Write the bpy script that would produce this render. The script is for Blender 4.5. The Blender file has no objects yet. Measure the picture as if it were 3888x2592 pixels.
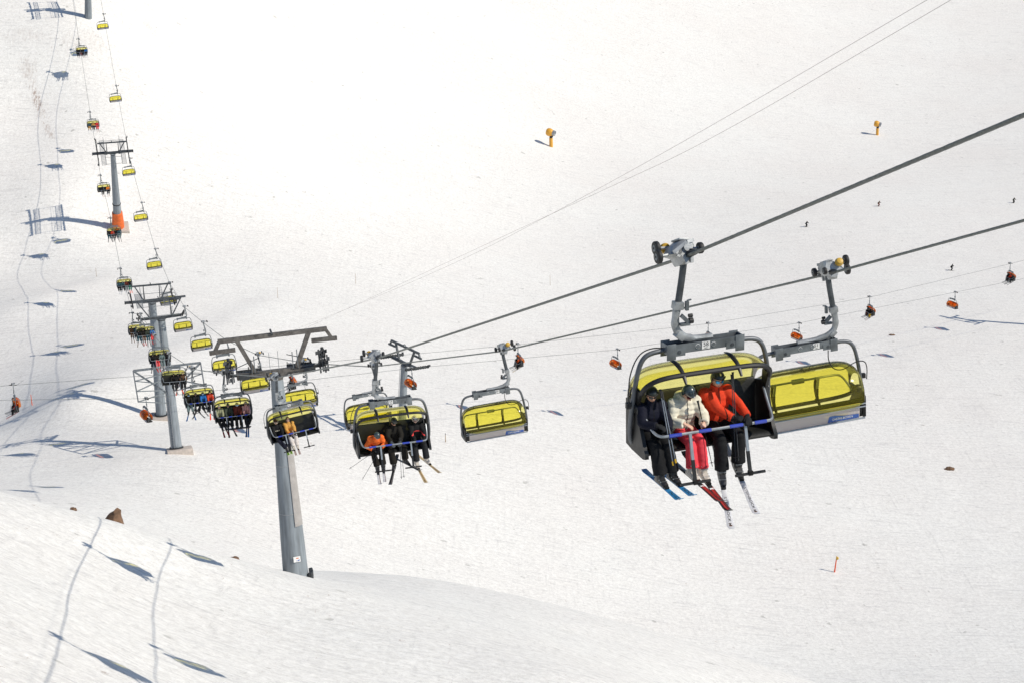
import bpy, bmesh, math, random
import numpy as np
from mathutils import Vector, Matrix, Quaternion, noise
R_ = math.radians
random.seed(7)
scn = bpy.context.scene
col = scn.collection

# ---------------------------------------------------------------- terrain (metres, camera at the origin, +Y down the valley)
#TERRAIN-BEGIN
SUN_A, SUN_B = -1.07, 0.30          # horizontal run of a shadow per metre of height
CTRL = [
 (-94.2,373.3,-75.9),(-92.4,363.8,-80.1),(-90.6,356.9,-82.3),(-89.8,351.7,-84.4),(-87.7,343.9,-86.2),(-87.8,337.2,-89.8),(-89.2,333.5,-93),(-90.3,332,-95),(-88.8,324.4,-95.4),(-85.6,314.9,-94.4),(-81.6,303.4,-93.1),(-75.7,279.2,-94.9),(-70.5,256.5,-93.9),(-71.2,250,-95.7),(-73.8,251.2,-98.1),(-21,86.6,-38.8),(-20.5,82.3,-37.8),(-19.3,74.8,-35.6),(-18.2,68.6,-33.6),(-16.4,61.3,-30.9),(-15.2,55.6,-28.9),(-13.3,46.5,-25.5),(-88.4,384,-66.6),(-88.6,382.2,-67.8),(-89.4,379.7,-70.4),(-89.3,369.8,-76.8),(-87.4,361.6,-79.8),(-85,350.1,-84.1),(-83.3,343.3,-86.1),(-83.5,336.6,-90.5),(-84.8,335.1,-92.5),(-85.2,330.3,-94.3),(-84.1,323.2,-95.3),(-82.8,318.8,-95.3),(-79.9,312.1,-94.4),(-76.7,302.6,-93.7),(-71.4,280.4,-94.1),(-66.1,257.2,-91.3),(-62.7,245,-89.2),(-62.9,238.7,-90),(-65.8,238.2,-92.9),(-65.9,234.6,-93.3),(-59.4,210.2,-87.6),(-52.6,189.4,-80.8),(-47.7,173.1,-75.7),(-19.5,94.4,-43.2),(-17.7,83.5,-40.1),(-17.1,79.3,-38.9),(-16,73.1,-37.1),(-14.3,64.9,-34.3),(-12.8,57.3,-31.6),
 (-20.5,106,-50.5),(-27,104,-47.5),(-13.3,101.1,-49.0),(-14.5,101.5,-48.6),(-12.3,100.5,-49.2),(-21.6,92.8,-41.5),(-25.2,84.5,-36.3),(-42.7,219,-88.4),(-48.9,242.4,-92.7),(-73.4,344,-91.6),(-86.6,393,-61.2),
 (-64.8,243.4,-90.6),(-64.6,226.8,-89.9),(-30,132,-63),(-8,128,-62.5),(-3,97,-50),(5,98,-53.5),(15,98,-58.5),(30,100,-66),(60,100,-80),(0,60,-37.5),(20,50,-43),(50,40,-54),(10,130,-69),(30,135,-79),(60,140,-92),(2,80,-44.5),(0,20,-24),(-10,20,-18),(-30,20,-8),(20,10,-32),
 (-45,80,-28),(-60,110,-42),(-60,60,-14),(-80,150,-64),(-40,112,-47),
 (-16,242,-97),(0,258,-101),(41,222,-108),(60,306,-112.5),(92,330,-115.5),(30,180,-103),(80,200,-109),(120,260,-115),(-20,200,-93),(10,160,-91),
 (69,424,-119.5),(92,445,-122),(126,458,-125),(94,384,-119.5),(12,480,-112),(108,535,-125),(0,300,-107),(-20,346,-104),(-45,346,-97),(0,400,-112),(150,400,-123),
 (-60,420,-80),(-30,440,-97),(12,560,-98),(120,640,-110),(220,560,-124),(60,680,-84),(-60,520,-66),(-60,620,-46),(-130,460,-28),(-130,380,-64),(-140,300,-94),(-130,220,-93),(-90,245,-95),(-85,225,-90),(160,740,-94),(280,760,-96),(280,420,-120),(220,250,-117),(0,800,-50),(150,850,-66),(-120,700,10),(350,880,-60),
]
def _tps(P, V, lam):
    n = len(P)
    r = np.sqrt(((P[:, None, :]-P[None, :, :])**2).sum(-1))
    K = np.where(r > 0, r*r*np.log(np.maximum(r, 1e-9)), 0) + np.diag(lam)
    A = np.zeros((n+3, n+3)); A[:n, :n] = K; A[:n, n] = 1; A[:n, n+1:] = P; A[n, :n] = 1; A[n+1:, :n] = P.T
    w = np.linalg.solve(A, np.concatenate([V, np.zeros(3)]))
    return w
_SC = 100.0
_P = np.array([(c[0]/_SC, c[1]/_SC) for c in CTRL]); _V = np.array([c[2] for c in CTRL])
_LAM = np.array([.0015 if c[1] < 180 else .012 for c in CTRL])
for _i, _c in enumerate(CTRL):
    if _c[:2] in ((-42.7, 219), (-48.9, 242.4), (-73.4, 344), (-86.6, 393), (-64.8, 243.4), (-64.6, 226.8)): _LAM[_i] = .003
_W = _tps(_P, _V, _LAM)
BANKS = []                          # snow banks: (polyline, height, width)
def height(x, y, banks=True):
    x = np.atleast_1d(np.asarray(x, float)); y = np.atleast_1d(np.asarray(y, float))
    q = np.stack([x, y], -1)/_SC
    out = np.zeros(len(q))
    for s in range(0, len(q), 20000):
        r = np.sqrt(((q[s:s+20000, None, :]-_P[None])**2).sum(-1))
        K = np.where(r > 0, r*r*np.log(np.maximum(r, 1e-9)), 0)
        out[s:s+20000] = K@_W[:-3]+_W[-3]+q[s:s+20000]@_W[-2:]
    if banks:
        for pl, hgt, wid in BANKS:
            best = np.full(len(q), 1e9); sg = np.zeros(len(q)); al = np.zeros(len(q))
            L = len(pl)-1
            for i in range(L):
                a = np.array(pl[i]); b = np.array(pl[i+1]); ab = b-a
                t = np.clip(((x-a[0])*ab[0]+(y-a[1])*ab[1])/(ab@ab), 0, 1)
                dx = x-(a[0]+t*ab[0]); dy = y-(a[1]+t*ab[1]); d = np.hypot(dx, dy)
                m = d < best; best[m] = d[m]; sg[m] = np.sign(dx*-ab[1]+dy*ab[0])[m]; al[m] = ((i+t)/L)[m]
            far = sg > 0
            prof = np.where(far, np.exp(-(best/(wid*0.9))**2), np.exp(-(best/(wid*2.0))**2))
            out += hgt*prof*np.clip(np.minimum(al, 1-al)*6, 0, 1)
    return out
#TERRAIN-END
BANKS.append(([(-88.9,295),(-84.9,296.8),(-80.5,301.2),(-75.2,310.2),(-72,317.2),(-68.8,322.6)], 0.45, 3.0))
BANKS.append(([(-65.2,243),(-61.6,244.9),(-58.4,250.4),(-55.2,257.8),(-51.6,269.7),(-48,284.4),(-43.6,304),(-41,315.3),(-37.2,323.9)], 0.5, 3.8))

# ---------------------------------------------------------------- materials
def new_mat(name):
    m = bpy.data.materials.new(name); m.use_nodes = True
    m.node_tree.nodes.clear()
    return m, m.node_tree.nodes, m.node_tree.links
def mat(name, c, rough=0.6, metal=0.0, var=0.12, scale=6.0, bump=0.0, bscale=None, coat=0.0, spec=0.5, sheen=0.0, streak=None):
    m, N, Lk = new_mat(name)
    o = N.new('ShaderNodeOutputMaterial'); b = N.new('ShaderNodeBsdfPrincipled'); Lk.new(b.outputs[0], o.inputs[0])
    tc = N.new('ShaderNodeTexCoord'); nz = N.new('ShaderNodeTexNoise'); nz.inputs['Scale'].default_value = scale; nz.inputs['Detail'].default_value = 5
    src = tc.outputs['Object']
    if streak:
        mp = N.new('ShaderNodeMapping'); mp.inputs['Scale'].default_value = streak; Lk.new(src, mp.inputs[0]); src = mp.outputs[0]
    Lk.new(src, nz.inputs['Vector'])
    r = N.new('ShaderNodeValToRGB'); e = r.color_ramp.elements
    e[0].position = 0.3; e[1].position = 0.7
    e[0].color = (*[max(0, v*(1-var*1.4)) for v in c], 1); e[1].color = (*[min(1, v*(1+var)) for v in c], 1)
    Lk.new(nz.outputs[0], r.inputs[0]); Lk.new(r.outputs[0], b.inputs['Base Color'])
    rr = N.new('ShaderNodeMapRange'); rr.inputs[3].default_value = max(0.03, rough-0.1); rr.inputs[4].default_value = min(1, rough+0.1)
    Lk.new(nz.outputs[0], rr.inputs[0]); Lk.new(rr.outputs[0], b.inputs['Roughness'])
    b.inputs['Metallic'].default_value = metal; b.inputs['Coat Weight'].default_value = coat; b.inputs['Specular IOR Level'].default_value = spec
    b.inputs['Sheen Weight'].default_value = sheen
    if bump:
        n2 = N.new('ShaderNodeTexNoise'); n2.inputs['Scale'].default_value = bscale or scale*4; n2.inputs['Detail'].default_value = 6
        Lk.new(tc.outputs['Object'], n2.inputs['Vector'])
        bp = N.new('ShaderNodeBump'); bp.inputs['Strength'].default_value = bump; bp.inputs['Distance'].default_value = 0.02
        Lk.new(n2.outputs[0], bp.inputs['Height']); Lk.new(bp.outputs[0], b.inputs['Normal'])
    return m
def hood_mat(name, tint, body, fac=.09):
    m, N, Lk = new_mat(name)
    o = N.new('ShaderNodeOutputMaterial')
    tr = N.new('ShaderNodeBsdfTransparent'); tl = N.new('ShaderNodeBsdfTranslucent'); df = N.new('ShaderNodeBsdfDiffuse'); gl = N.new('ShaderNodeBsdfGlossy')
    gl.inputs['Roughness'].default_value = 0.12
    tc = N.new('ShaderNodeTexCoord'); nz = N.new('ShaderNodeTexNoise'); nz.inputs['Scale'].default_value = 3; nz.inputs['Detail'].default_value = 6
    mp = N.new('ShaderNodeMapping'); mp.inputs['Scale'].default_value = (1, 2.5, 2.5); Lk.new(tc.outputs['Object'], mp.inputs[0]); Lk.new(mp.outputs[0], nz.inputs['Vector'])
    r = N.new('ShaderNodeValToRGB'); r.color_ramp.elements[0].position = .3; r.color_ramp.elements[1].position = .6
    r.color_ramp.elements[0].color = (*[v*.955 for v in tint], 1); r.color_ramp.elements[1].color = (*tint, 1)
    Lk.new(nz.outputs[0], r.inputs[0]); Lk.new(r.outputs[0], tr.inputs[0])
    tl.inputs[0].default_value = (*body, 1); df.inputs[0].default_value = (*body, 1)
    a = N.new('ShaderNodeMixShader'); a.inputs[0].default_value = .5; Lk.new(tl.outputs[0], a.inputs[1]); Lk.new(df.outputs[0], a.inputs[2])
    b = N.new('ShaderNodeMixShader'); b.inputs[0].default_value = fac; Lk.new(tr.outputs[0], b.inputs[1]); Lk.new(a.outputs[0], b.inputs[2])
    fr = N.new('ShaderNodeFresnel'); fr.inputs[0].default_value = 1.22
    c = N.new('ShaderNodeMixShader'); Lk.new(fr.outputs[0], c.inputs[0]); Lk.new(b.outputs[0], c.inputs[1]); Lk.new(gl.outputs[0], c.inputs[2])
    Lk.new(c.outputs[0], o.inputs[0])
    return m
def panel_mat():
    m, N, Lk = new_mat('pale_panel')
    o = N.new('ShaderNodeOutputMaterial'); tl = N.new('ShaderNodeBsdfTranslucent'); df = N.new('ShaderNodeBsdfDiffuse'); x = N.new('ShaderNodeMixShader'); x.inputs[0].default_value = .45
    tc = N.new('ShaderNodeTexCoord'); nz = N.new('ShaderNodeTexNoise'); nz.inputs['Scale'].default_value = 5; Lk.new(tc.outputs['Object'], nz.inputs['Vector'])
    r = N.new('ShaderNodeValToRGB'); r.color_ramp.elements[0].color = (.93, .86, .83, 1); r.color_ramp.elements[1].color = (.96, .90, .88, 1); Lk.new(nz.outputs[0], r.inputs[0])
    for s in (tl, df): Lk.new(r.outputs[0], s.inputs[0])
    Lk.new(tl.outputs[0], x.inputs[1]); Lk.new(df.outputs[0], x.inputs[2]); Lk.new(x.outputs[0], o.inputs[0])
    return m
def snow_mat():
    m, N, Lk = new_mat('snow')
    o = N.new('ShaderNodeOutputMaterial'); b = N.new('ShaderNodeBsdfPrincipled'); Lk.new(b.outputs[0], o.inputs[0])
    b.inputs['Roughness'].default_value = 0.75; b.inputs['Specular IOR Level'].default_value = 0.25
    g = N.new('ShaderNodeNewGeometry'); P = g.outputs['Position']
    def nz(scale, detail=4, rough=.6, stretch=None, rot=0):
        t = N.new('ShaderNodeTexNoise'); t.inputs['Scale'].default_value = scale; t.inputs['Detail'].default_value = detail; t.inputs['Roughness'].default_value = rough
        if stretch:
            mp = N.new('ShaderNodeMapping'); mp.inputs['Scale'].default_value = stretch; mp.inputs['Rotation'].default_value = (0, 0, rot); Lk.new(P, mp.inputs[0]); Lk.new(mp.outputs[0], t.inputs['Vector'])
        else: Lk.new(P, t.inputs['Vector'])
        return t.outputs[0]
    def ramp(x, p0, p1, c0, c1):
        r = N.new('ShaderNodeValToRGB'); r.color_ramp.elements[0].position = p0; r.color_ramp.elements[1].position = p1
        r.color_ramp.elements[0].color = (*c0, 1); r.color_ramp.elements[1].color = (*c1, 1); Lk.new(x, r.inputs[0]); return r.outputs[0]
    def mul(a, c, f=1.0):
        x = N.new('ShaderNodeMix'); x.data_type = 'RGBA'; x.blend_type = 'MULTIPLY'; x.inputs[0].default_value = f
        Lk.new(a, x.inputs[6]); Lk.new(c, x.inputs[7]); return x.outputs[2]
    base = ramp(nz(.03, 3), .35, .65, (.895, .872, .835), (.918, .908, .872))
    grain = ramp(nz(2.0, 9, .95), .41, .59, (.72, .715, .71), (1, 1, 1))
    trk = ramp(nz(.8, 5, .7, (.22, 3.0, 1), .25), .32, .47, (.83, .83, .84), (1, 1, 1))
    trk2 = ramp(nz(.9, 5, .7, (3.0, .16, 1), .5), .30, .43, (.88, .88, .885), (1, 1, 1))
    spk = ramp(nz(.55, 2, .5), .245, .28, (.70, .70, .69), (1, 1, 1))
    c = mul(base, grain); c = mul(c, trk); c = mul(c, trk2); c = mul(c, spk)
    # thin-snow earth patches on the far left hillside
    cur = c
    for (cx, cy, cz), (sx, sy, sz), rot, amt in (((-94.3, 374.5, -75.6), (1.5, 8.5, 9), .42, .75), ((-90.6, 366.5, -79.5), (1.1, 5.5, 6), .42, .5), ((-97, 381, -70), (3, 6, 7), .42, .3), ((-75.8, 408, -62.2), (3, 8, 8), .5, .35), ((-86, 388, -65), (9, 5, 8), .2, .16), ((-99, 388, -64), (8, 4, 6), .1, .2)):
        mp = N.new('ShaderNodeMapping'); mp.vector_type = 'TEXTURE'; mp.inputs['Location'].default_value = (cx, cy, cz); mp.inputs['Rotation'].default_value = (0, 0, rot); mp.inputs['Scale'].default_value = (sx, sy, sz)
        Lk.new(P, mp.inputs[0])
        ln = N.new('ShaderNodeVectorMath'); ln.operation = 'LENGTH'; Lk.new(mp.outputs[0], ln.inputs[0])
        mr = N.new('ShaderNodeMapRange'); mr.inputs[1].default_value = .3; mr.inputs[2].default_value = 1.1; mr.inputs[3].default_value = .35; mr.inputs[4].default_value = -.25; Lk.new(ln.outputs['Value'], mr.inputs[0])
        ad = N.new('ShaderNodeMath'); ad.operation = 'ADD'; Lk.new(mr.outputs[0], ad.inputs[0]); nm = N.new('ShaderNodeMapRange'); nm.inputs[1].default_value = .36; nm.inputs[2].default_value = .66; Lk.new(nz(.9, 8, .85, (2.6, .6, .6), .42), nm.inputs[0]); Lk.new(nm.outputs[0], ad.inputs[1])
        th = N.new('ShaderNodeMapRange'); th.inputs[1].default_value = .62; th.inputs[2].default_value = 1.0; th.inputs[3].default_value = 0; th.inputs[4].default_value = amt; Lk.new(ad.outputs[0], th.inputs[0])
        mx = N.new('ShaderNodeMix'); mx.data_type = 'RGBA'; Lk.new(th.outputs[0], mx.inputs[0]); Lk.new(cur, mx.inputs[6]); mx.inputs[7].default_value = (.30, .20, .15, 1); cur = mx.outputs[2]
    Lk.new(cur, b.inputs['Base Color'])
    bp = N.new('ShaderNodeBump'); bp.inputs['Strength'].default_value = .55; bp.inputs['Distance'].default_value = .10
    hm = N.new('ShaderNodeMath'); hm.operation = 'ADD'; Lk.new(nz(1.4, 7, .7), hm.inputs[0]); Lk.new(nz(.7, 5, .7, (.25, 2.4, 1), .25), hm.inputs[1])
    Lk.new(hm.outputs[0], bp.inputs['Height']); Lk.new(bp.outputs[0], b.inputs['Normal'])
    return m

M = {}
M['snow'] = snow_mat()
M['galv'] = mat('galvanised_steel', (.20, .22, .235), .5, .5, .22, 5, .15, 30)
M['galvd'] = mat('weathered_steel', (.085, .095, .105), .55, .5, .25, 5, .15, 30)
M['galvl'] = mat('cast_aluminium', (.37, .385, .395), .5, .5, .2, 7, .15, 30)
M['tube'] = mat('grey_tube', (.145, .155, .17), .5, .45, .15, 5)
M['trunk'] = mat('tower_steel', (.225, .255, .28), .6, .0, .22, 1.6, .15, 14, streak=(3, 3, .35))
M['brown'] = mat('brown_steel', (.13, .12, .11), .65, .3, .35, 4, .2, 25)
M['dark'] = mat('dark_machinery', (.045, .05, .055), .55, .3, .3, 8)
M['rubber'] = mat('black_rubber', (.018, .018, .02), .6, 0, .2, 10)
M['blackp'] = mat('black_plastic', (.009, .009, .0095), .45, 0, .2, 8)
M['pad'] = mat('black_vinyl', (.008, .0085, .008), .5, 0, .25, 6, .2, 30)
M['ylw'] = hood_mat('yellow_hood', (1, .945, .34), (.96, .84, .12), .06)
M['org'] = hood_mat('orange_hood', (1, .36, .09), (1, .20, .02), .30)
M['pale'] = panel_mat()
M['white'] = mat('white_paint', (.80, .80, .79), .5, 0, .05, 6)
M['blue'] = mat('blue_sleeve', (.03, .06, .42), .45, 0, .12, 9)
M['bluesign'] = mat('blue_print', (.05, .12, .40), .5, 0, .1, 9)
M['barm'] = mat('bar_aluminium', (.36, .39, .42), .4, .6, .12, 7)
M['ink'] = mat('black_ink', (.02, .02, .022), .6, 0, 0, 5)
M['wht_ink'] = mat('white_ink', (.82, .82, .82), .6, 0, 0, 5)
M['yel'] = mat('yellow_cap', (.62, .38, .05), .5, 0, .15, 8)
M['wire'] = mat('wire_rope', (.15, .165, .16), .5, .5, .25, 30)
M['thin'] = mat('thin_cable', (.42, .38, .36), .6, .2, .1, 6)
M['conc'] = mat('concrete', (.50, .44, .39), .9, 0, .12, 3, .3, 20)
M['paler'] = mat('pale_strip', (.36, .34, .325), .8, 0, .1, 3)
M['orangepad'] = mat('orange_padding', (.72, .14, .025), .7, 0, .15, 2.5, .3, 12)
M['gun'] = mat('snow_gun_yellow', (.72, .36, .04), .45, 0, .1, 4)
M['rock'] = mat('brown_rock', (.17, .10, .06), .9, 0, .45, 3, .8, 9)
M['pole_o'] = mat('orange_marker', (.80, .10, .02), .5, 0, .1, 6)
M['wood'] = mat('bamboo', (.38, .26, .16), .7, 0, .2, 9)
M['skin'] = mat('skin', (.66, .40, .29), .5, 0, .10, 14, .05, 60)
M['skin2'] = mat('tanned_skin', (.60, .34, .23), .5, 0, .10, 14, .05, 60)
M['hair'] = mat('brown_hair', (.06, .035, .02), .6, 0, .3, 30)
M['lens'] = mat('blue_mirror_lens', (.04, .42, .75), .15, .3, .2, 25)
M['lensd'] = mat('dark_lens', (.015, .012, .012), .12, 0, .1, 10)
M['lens_r'] = mat('amber_lens', (.16, .05, .03), .15, .2, .1, 10)
M['lip'] = mat('lips', (.36, .14, .11), .5, 0, .05, 10)
def cloth(name, c, **k):
    k.setdefault('var', .18); k.setdefault('scale', 7); k.setdefault('bump', .35); k.setdefault('bscale', 16)
    M[name] = mat(name, c, .8, 0, sheen=0, spec=.2, **k)
for n_, c_ in dict(navy=(.008, .009, .020), black=(.010, .0105, .012), charcoal=(.018, .019, .021), cream=(.72, .68, .56), pink=(.76, .062, .082), red=(.72, .055, .018), orange=(.85, .16, .03),
    brownblack=(.014, .0125, .010), tan=(.58, .30, .07), whitecloth=(.62, .57, .54), olive=(.26, .27, .17), camo=(.045, .055, .04), maroon=(.14, .03, .02), rose=(.52, .27, .25), slate=(.14, .19, .19),
    blue_c=(.02, .13, .38), red2=(.52, .05, .02), teal=(.03, .08, .10), brownc=(.10, .055, .03), green=(.03, .16, .11), orange2=(.75, .22, .03), red3=(.70, .06, .06), yellowc=(.70, .42, .03), glove=(.018, .019, .021), greyglove=(.07, .08, .09), bluetr=(.03, .10, .25)).items(): cloth(n_, c_)
for n_, c_, r_ in (('helm_k', (.018, .022, .018), .35), ('helm_g', (.045, .065, .075), .25), ('helm_w', (.70, .68, .60), .35), ('helm_y', (.62, .52, .10), .35), ('helm_b', (.42, .34, .24), .4), ('helm_s', (.30, .33, .33), .35), ('boot_k', (.022, .022, .024), .35), ('boot_w', (.55, .50, .44), .4), ('boot_g', (.10, .30, .05), .4)):
    M[n_] = mat(n_, c_, r_, 0, .12, 9, coat=.3)
for n_, c_ in dict(ski_blue=(.03, .24, .52), ski_black=(.022, .025, .028), ski_white=(.66, .66, .68), ski_red=(.45, .035, .03), ski_gold=(.55, .42, .22), ski_orange=(.85, .08, .02), ski_green=(.30, .55, .05), ski_grey=(.26, .24, .23), ski_brown=(.16, .09, .06), ski_rose=(.42, .30, .28)).items(): M[n_] = mat(n_, c_, .35, 0, .12, 12, coat=.3)

# ---------------------------------------------------------------- mesh helpers
V3 = Vector
class MB:
    def __init__(s): s.bm = bmesh.new(); s.mi = 0
    def _f(s, vs, smooth=False):
        try:
            f = s.bm.faces.new(vs); f.material_index = s.mi; f.smooth = smooth; return f
        except ValueError: return None
    def box(s, c, d, rot=None, taper=None, bev=0.0):
        b2 = bmesh.new(); bmesh.ops.create_cube(b2, size=1)
        for v in b2.verts:
            t = 1.0
            if taper is not None and v.co.z > 0: t = taper
            v.co = V3((v.co.x*d[0]*t, v.co.y*d[1]*t, v.co.z*d[2]))
        if bev: bmesh.ops.bevel(b2, geom=b2.edges[:], offset=bev, segments=2, affect='EDGES', profile=.6)
        s._add(b2, c, rot)
        return s
    def _add(s, b2, c=(0, 0, 0), rot=None, smooth=None):
        mp = {}
        for v in b2.verts:
            p = v.co.copy()
            if rot is not None: p = rot @ p
            mp[v] = s.bm.verts.new(p+V3(c))
        for f in b2.faces:
            g = s._f([mp[v] for v in f.verts], f.smooth if smooth is None else smooth)
        b2.free()
    def rings(s, rs, closed=True, caps=True, smooth=True):
        vs = [[s.bm.verts.new(p) for p in r] for r in rs]
        n = len(vs[0])
        for i in range(len(vs)-1):
            for j in range(n if closed else n-1):
                k = (j+1) % n
                s._f([vs[i][j], vs[i][k], vs[i+1][k], vs[i+1][j]], smooth)
        if caps:
            s._f(vs[0][::-1]); s._f(vs[-1])
        return vs
    def tube(s, pts, r, n=8, caps=True, smooth=True, hint=None, flat=None):
        pts = [V3(p) for p in pts]; N = len(pts)
        rr = r if isinstance(r, (list, tuple)) else [r]*N
        t0 = (pts[1]-pts[0]).normalized()
        side = (V3(hint) if hint is not None else (V3((0, 0, 1)) if abs(t0.z) < .9 else V3((1, 0, 0))))
        side = (side - t0*side.dot(t0)).normalized()
        rs = []
        for i in range(N):
            t = (pts[min(i+1, N-1)]-pts[max(i-1, 0)]).normalized()
            side = (side - t*side.dot(t))
            side = side.normalized() if side.length > 1e-6 else t.orthogonal().normalized()
            o = t.cross(side)
            a = rr[i]; ra, rb = a if isinstance(a, (tuple, list)) else (a, a)
            if flat is not None: rb = rb*flat
            rs.append([pts[i]+side*ra*math.cos(2*math.pi*k/n)+o*rb*math.sin(2*math.pi*k/n) for k in range(n)])
        s.rings(rs, True, caps, smooth); return s
    def bar(s, a, b, w, h, up=(0, 0, 1)):
        a = V3(a); b = V3(b); t = (b-a).normalized(); u = V3(up); u = (u-t*u.dot(t))
        u = u.normalized() if u.length > 1e-5 else t.orthogonal().normalized()
        o = t.cross(u)
        rs = [[p+o*x*w/2+u*y*h/2 for x, y in ((-1, -1), (1, -1), (1, 1), (-1, 1))] for p in (a, b)]
        s.rings(rs, True, True, False); return s
    def prism(s, poly, f, d0, d1):      # poly 2d, f(u,v,d)->xyz
        rs = [[V3(f(u, v, d)) for u, v in poly] for d in (d0, d1)]
        s.rings(rs, True, True, False); return s
    def lathe(s, prof, c=(0, 0, 0), n=16, rot=None, smooth=True, caps=True):
        rs = []
        for r, z in prof:
            ring = []
            for k in range(n):
                p = V3((r*math.cos(2*math.pi*k/n), r*math.sin(2*math.pi*k/n), z))
                if rot is not None: p = rot @ p
                ring.append(p+V3(c))
            rs.append(ring)
        s.rings(rs, True, caps, smooth); return s
    def ball(s, c, r, u=12, v=8, rot=None):
        b2 = bmesh.new(); bmesh.ops.create_uvsphere(b2, u_segments=u, v_segments=v, radius=1)
        r = r if isinstance(r, (tuple, list)) else (r, r, r)
        for q in b2.verts: q.co = V3((q.co.x*r[0], q.co.y*r[1], q.co.z*r[2]))
        s._add(b2, c, rot, True); return s
    def mesh(s, name, mats):
        bmesh.ops.recalc_face_normals(s.bm, faces=s.bm.faces[:])
        me = bpy.data.meshes.new(name); s.bm.to_mesh(me); s.bm.free()
        for m in (mats if isinstance(mats, (list, tuple)) else [mats]): me.materials.append(m)
        me.set_sharp_from_angle(angle=R_(42))
        return me
    def build(s, name, mats, parent=None, loc=None):
        return link(name, s.mesh(name, mats), parent, loc)
def link(name, me, parent=None, loc=None):
    o = bpy.data.objects.new(name, me); col.objects.link(o)
    if parent is not None: o.parent = parent
    if loc is not None: o.location = loc
    return o
def tag(o, label, cat, group=None):
    o['label'] = label; o['category'] = cat
    if group: o['group'] = group
    return o
def thing(name, label, cat, loc=(0, 0, 0), rotz=0, group=None):
    o = bpy.data.objects.new(name, None); col.objects.link(o); o.empty_display_size = .2
    o.location = loc; o.rotation_euler = (0, 0, rotz)
    return tag(o, label, cat, group)
KIDS = {}
def kids(o): return [c for c in o.children]
def copy_tree(o, parent=None):
    c = o.copy(); col.objects.link(c)
    if parent is not None: c.parent = parent
    for ch in kids(o): copy_tree(ch, c)
    return c
def evaluated(me, mods):
    o = bpy.data.objects.new('scratch', me); col.objects.link(o)
    for t, kw in mods:
        m = o.modifiers.new(t, t)
        for k, v in kw.items(): setattr(m, k, v)
    bpy.context.view_layer.update()
    dg = bpy.context.evaluated_depsgraph_get()
    out = bpy.data.meshes.new_from_object(o.evaluated_get(dg))
    bpy.data.objects.remove(o); bpy.data.meshes.remove(me)
    return out
def remesh(mb, voxel, smooth=4, mats=(), wrinkle=0, wfreq=9, seed=0, wdir=None):
    me = mb.mesh('scratch', [])
    out = evaluated(me, [('REMESH', dict(mode='VOXEL', voxel_size=voxel, use_smooth_shade=True)), ('SMOOTH', dict(factor=.5, iterations=smooth))])
    if wrinkle:
        out.calc_loop_triangles()
        no = [v.normal.copy() for v in out.vertices]
        for v, n in zip(out.vertices, no):
            p = v.co*wfreq+V3((seed*7.3, 0, 0)); p.x *= .8; p.z *= 1.5
            d = noise.noise(p)+.5*noise.noise(p*2.3)
            v.co += n*(d*wrinkle)
    for p in out.polygons: p.use_smooth = True
    out.materials.clear()
    for m in mats: out.materials.append(m)
    return out
_text_cache = {}
def text_mesh(txt, size, extrude=.0008, shear=0, align='CENTER'):
    cu = bpy.data.curves.new('lettering', 'FONT'); cu.body = txt; cu.size = size; cu.extrude = extrude; cu.align_x = align; cu.align_y = 'CENTER'; cu.shear = shear; cu.resolution_u = 3
    o = bpy.data.objects.new('lettering', cu); col.objects.link(o)
    bpy.context.view_layer.update(); dg = bpy.context.evaluated_depsgraph_get()
    me = bpy.data.meshes.new_from_object(o.evaluated_get(dg)); bpy.data.objects.remove(o)
    return me
def add_text(mb, txt, size, mtx, mi, extrude=.0008, shear=0, sx=1.0):
    me = text_mesh(txt, size, extrude, shear)
    vs = [mb.bm.verts.new(mtx @ V3((v.co.x*sx, v.co.y, v.co.z))) for v in me.vertices]
    old = mb.mi; mb.mi = mi
    for p in me.polygons: mb._f([vs[i] for i in p.vertices])
    mb.mi = old
    bpy.data.meshes.remove(me)
def frame(o, x, y):
    x = V3(x).normalized(); y = V3(y); y = (y-x*y.dot(x)).normalized(); z = x.cross(y)
    m = Matrix.Identity(4)
    for i in range(3): m[i][0], m[i][1], m[i][2], m[i][3] = x[i], y[i], z[i], o[i]
    return m
def arc(c, r, a0, a1, n, ax=(1, 0, 0), ay=(0, 0, 1)):
    ax = V3(ax); ay = V3(ay)
    return [V3(c)+ax*r*math.cos(R_(a0+(a1-a0)*i/n))+ay*r*math.sin(R_(a0+(a1-a0)*i/n)) for i in range(n+1)]
def smooth_path(pts, it=2):
    pts = [V3(p) for p in pts]
    for _ in range(it):
        q = [pts[0]]
        for a, b in zip(pts[:-1], pts[1:]): q += [a*.75+b*.25, a*.25+b*.75]
        q.append(pts[-1]); pts = q
    return pts
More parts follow.
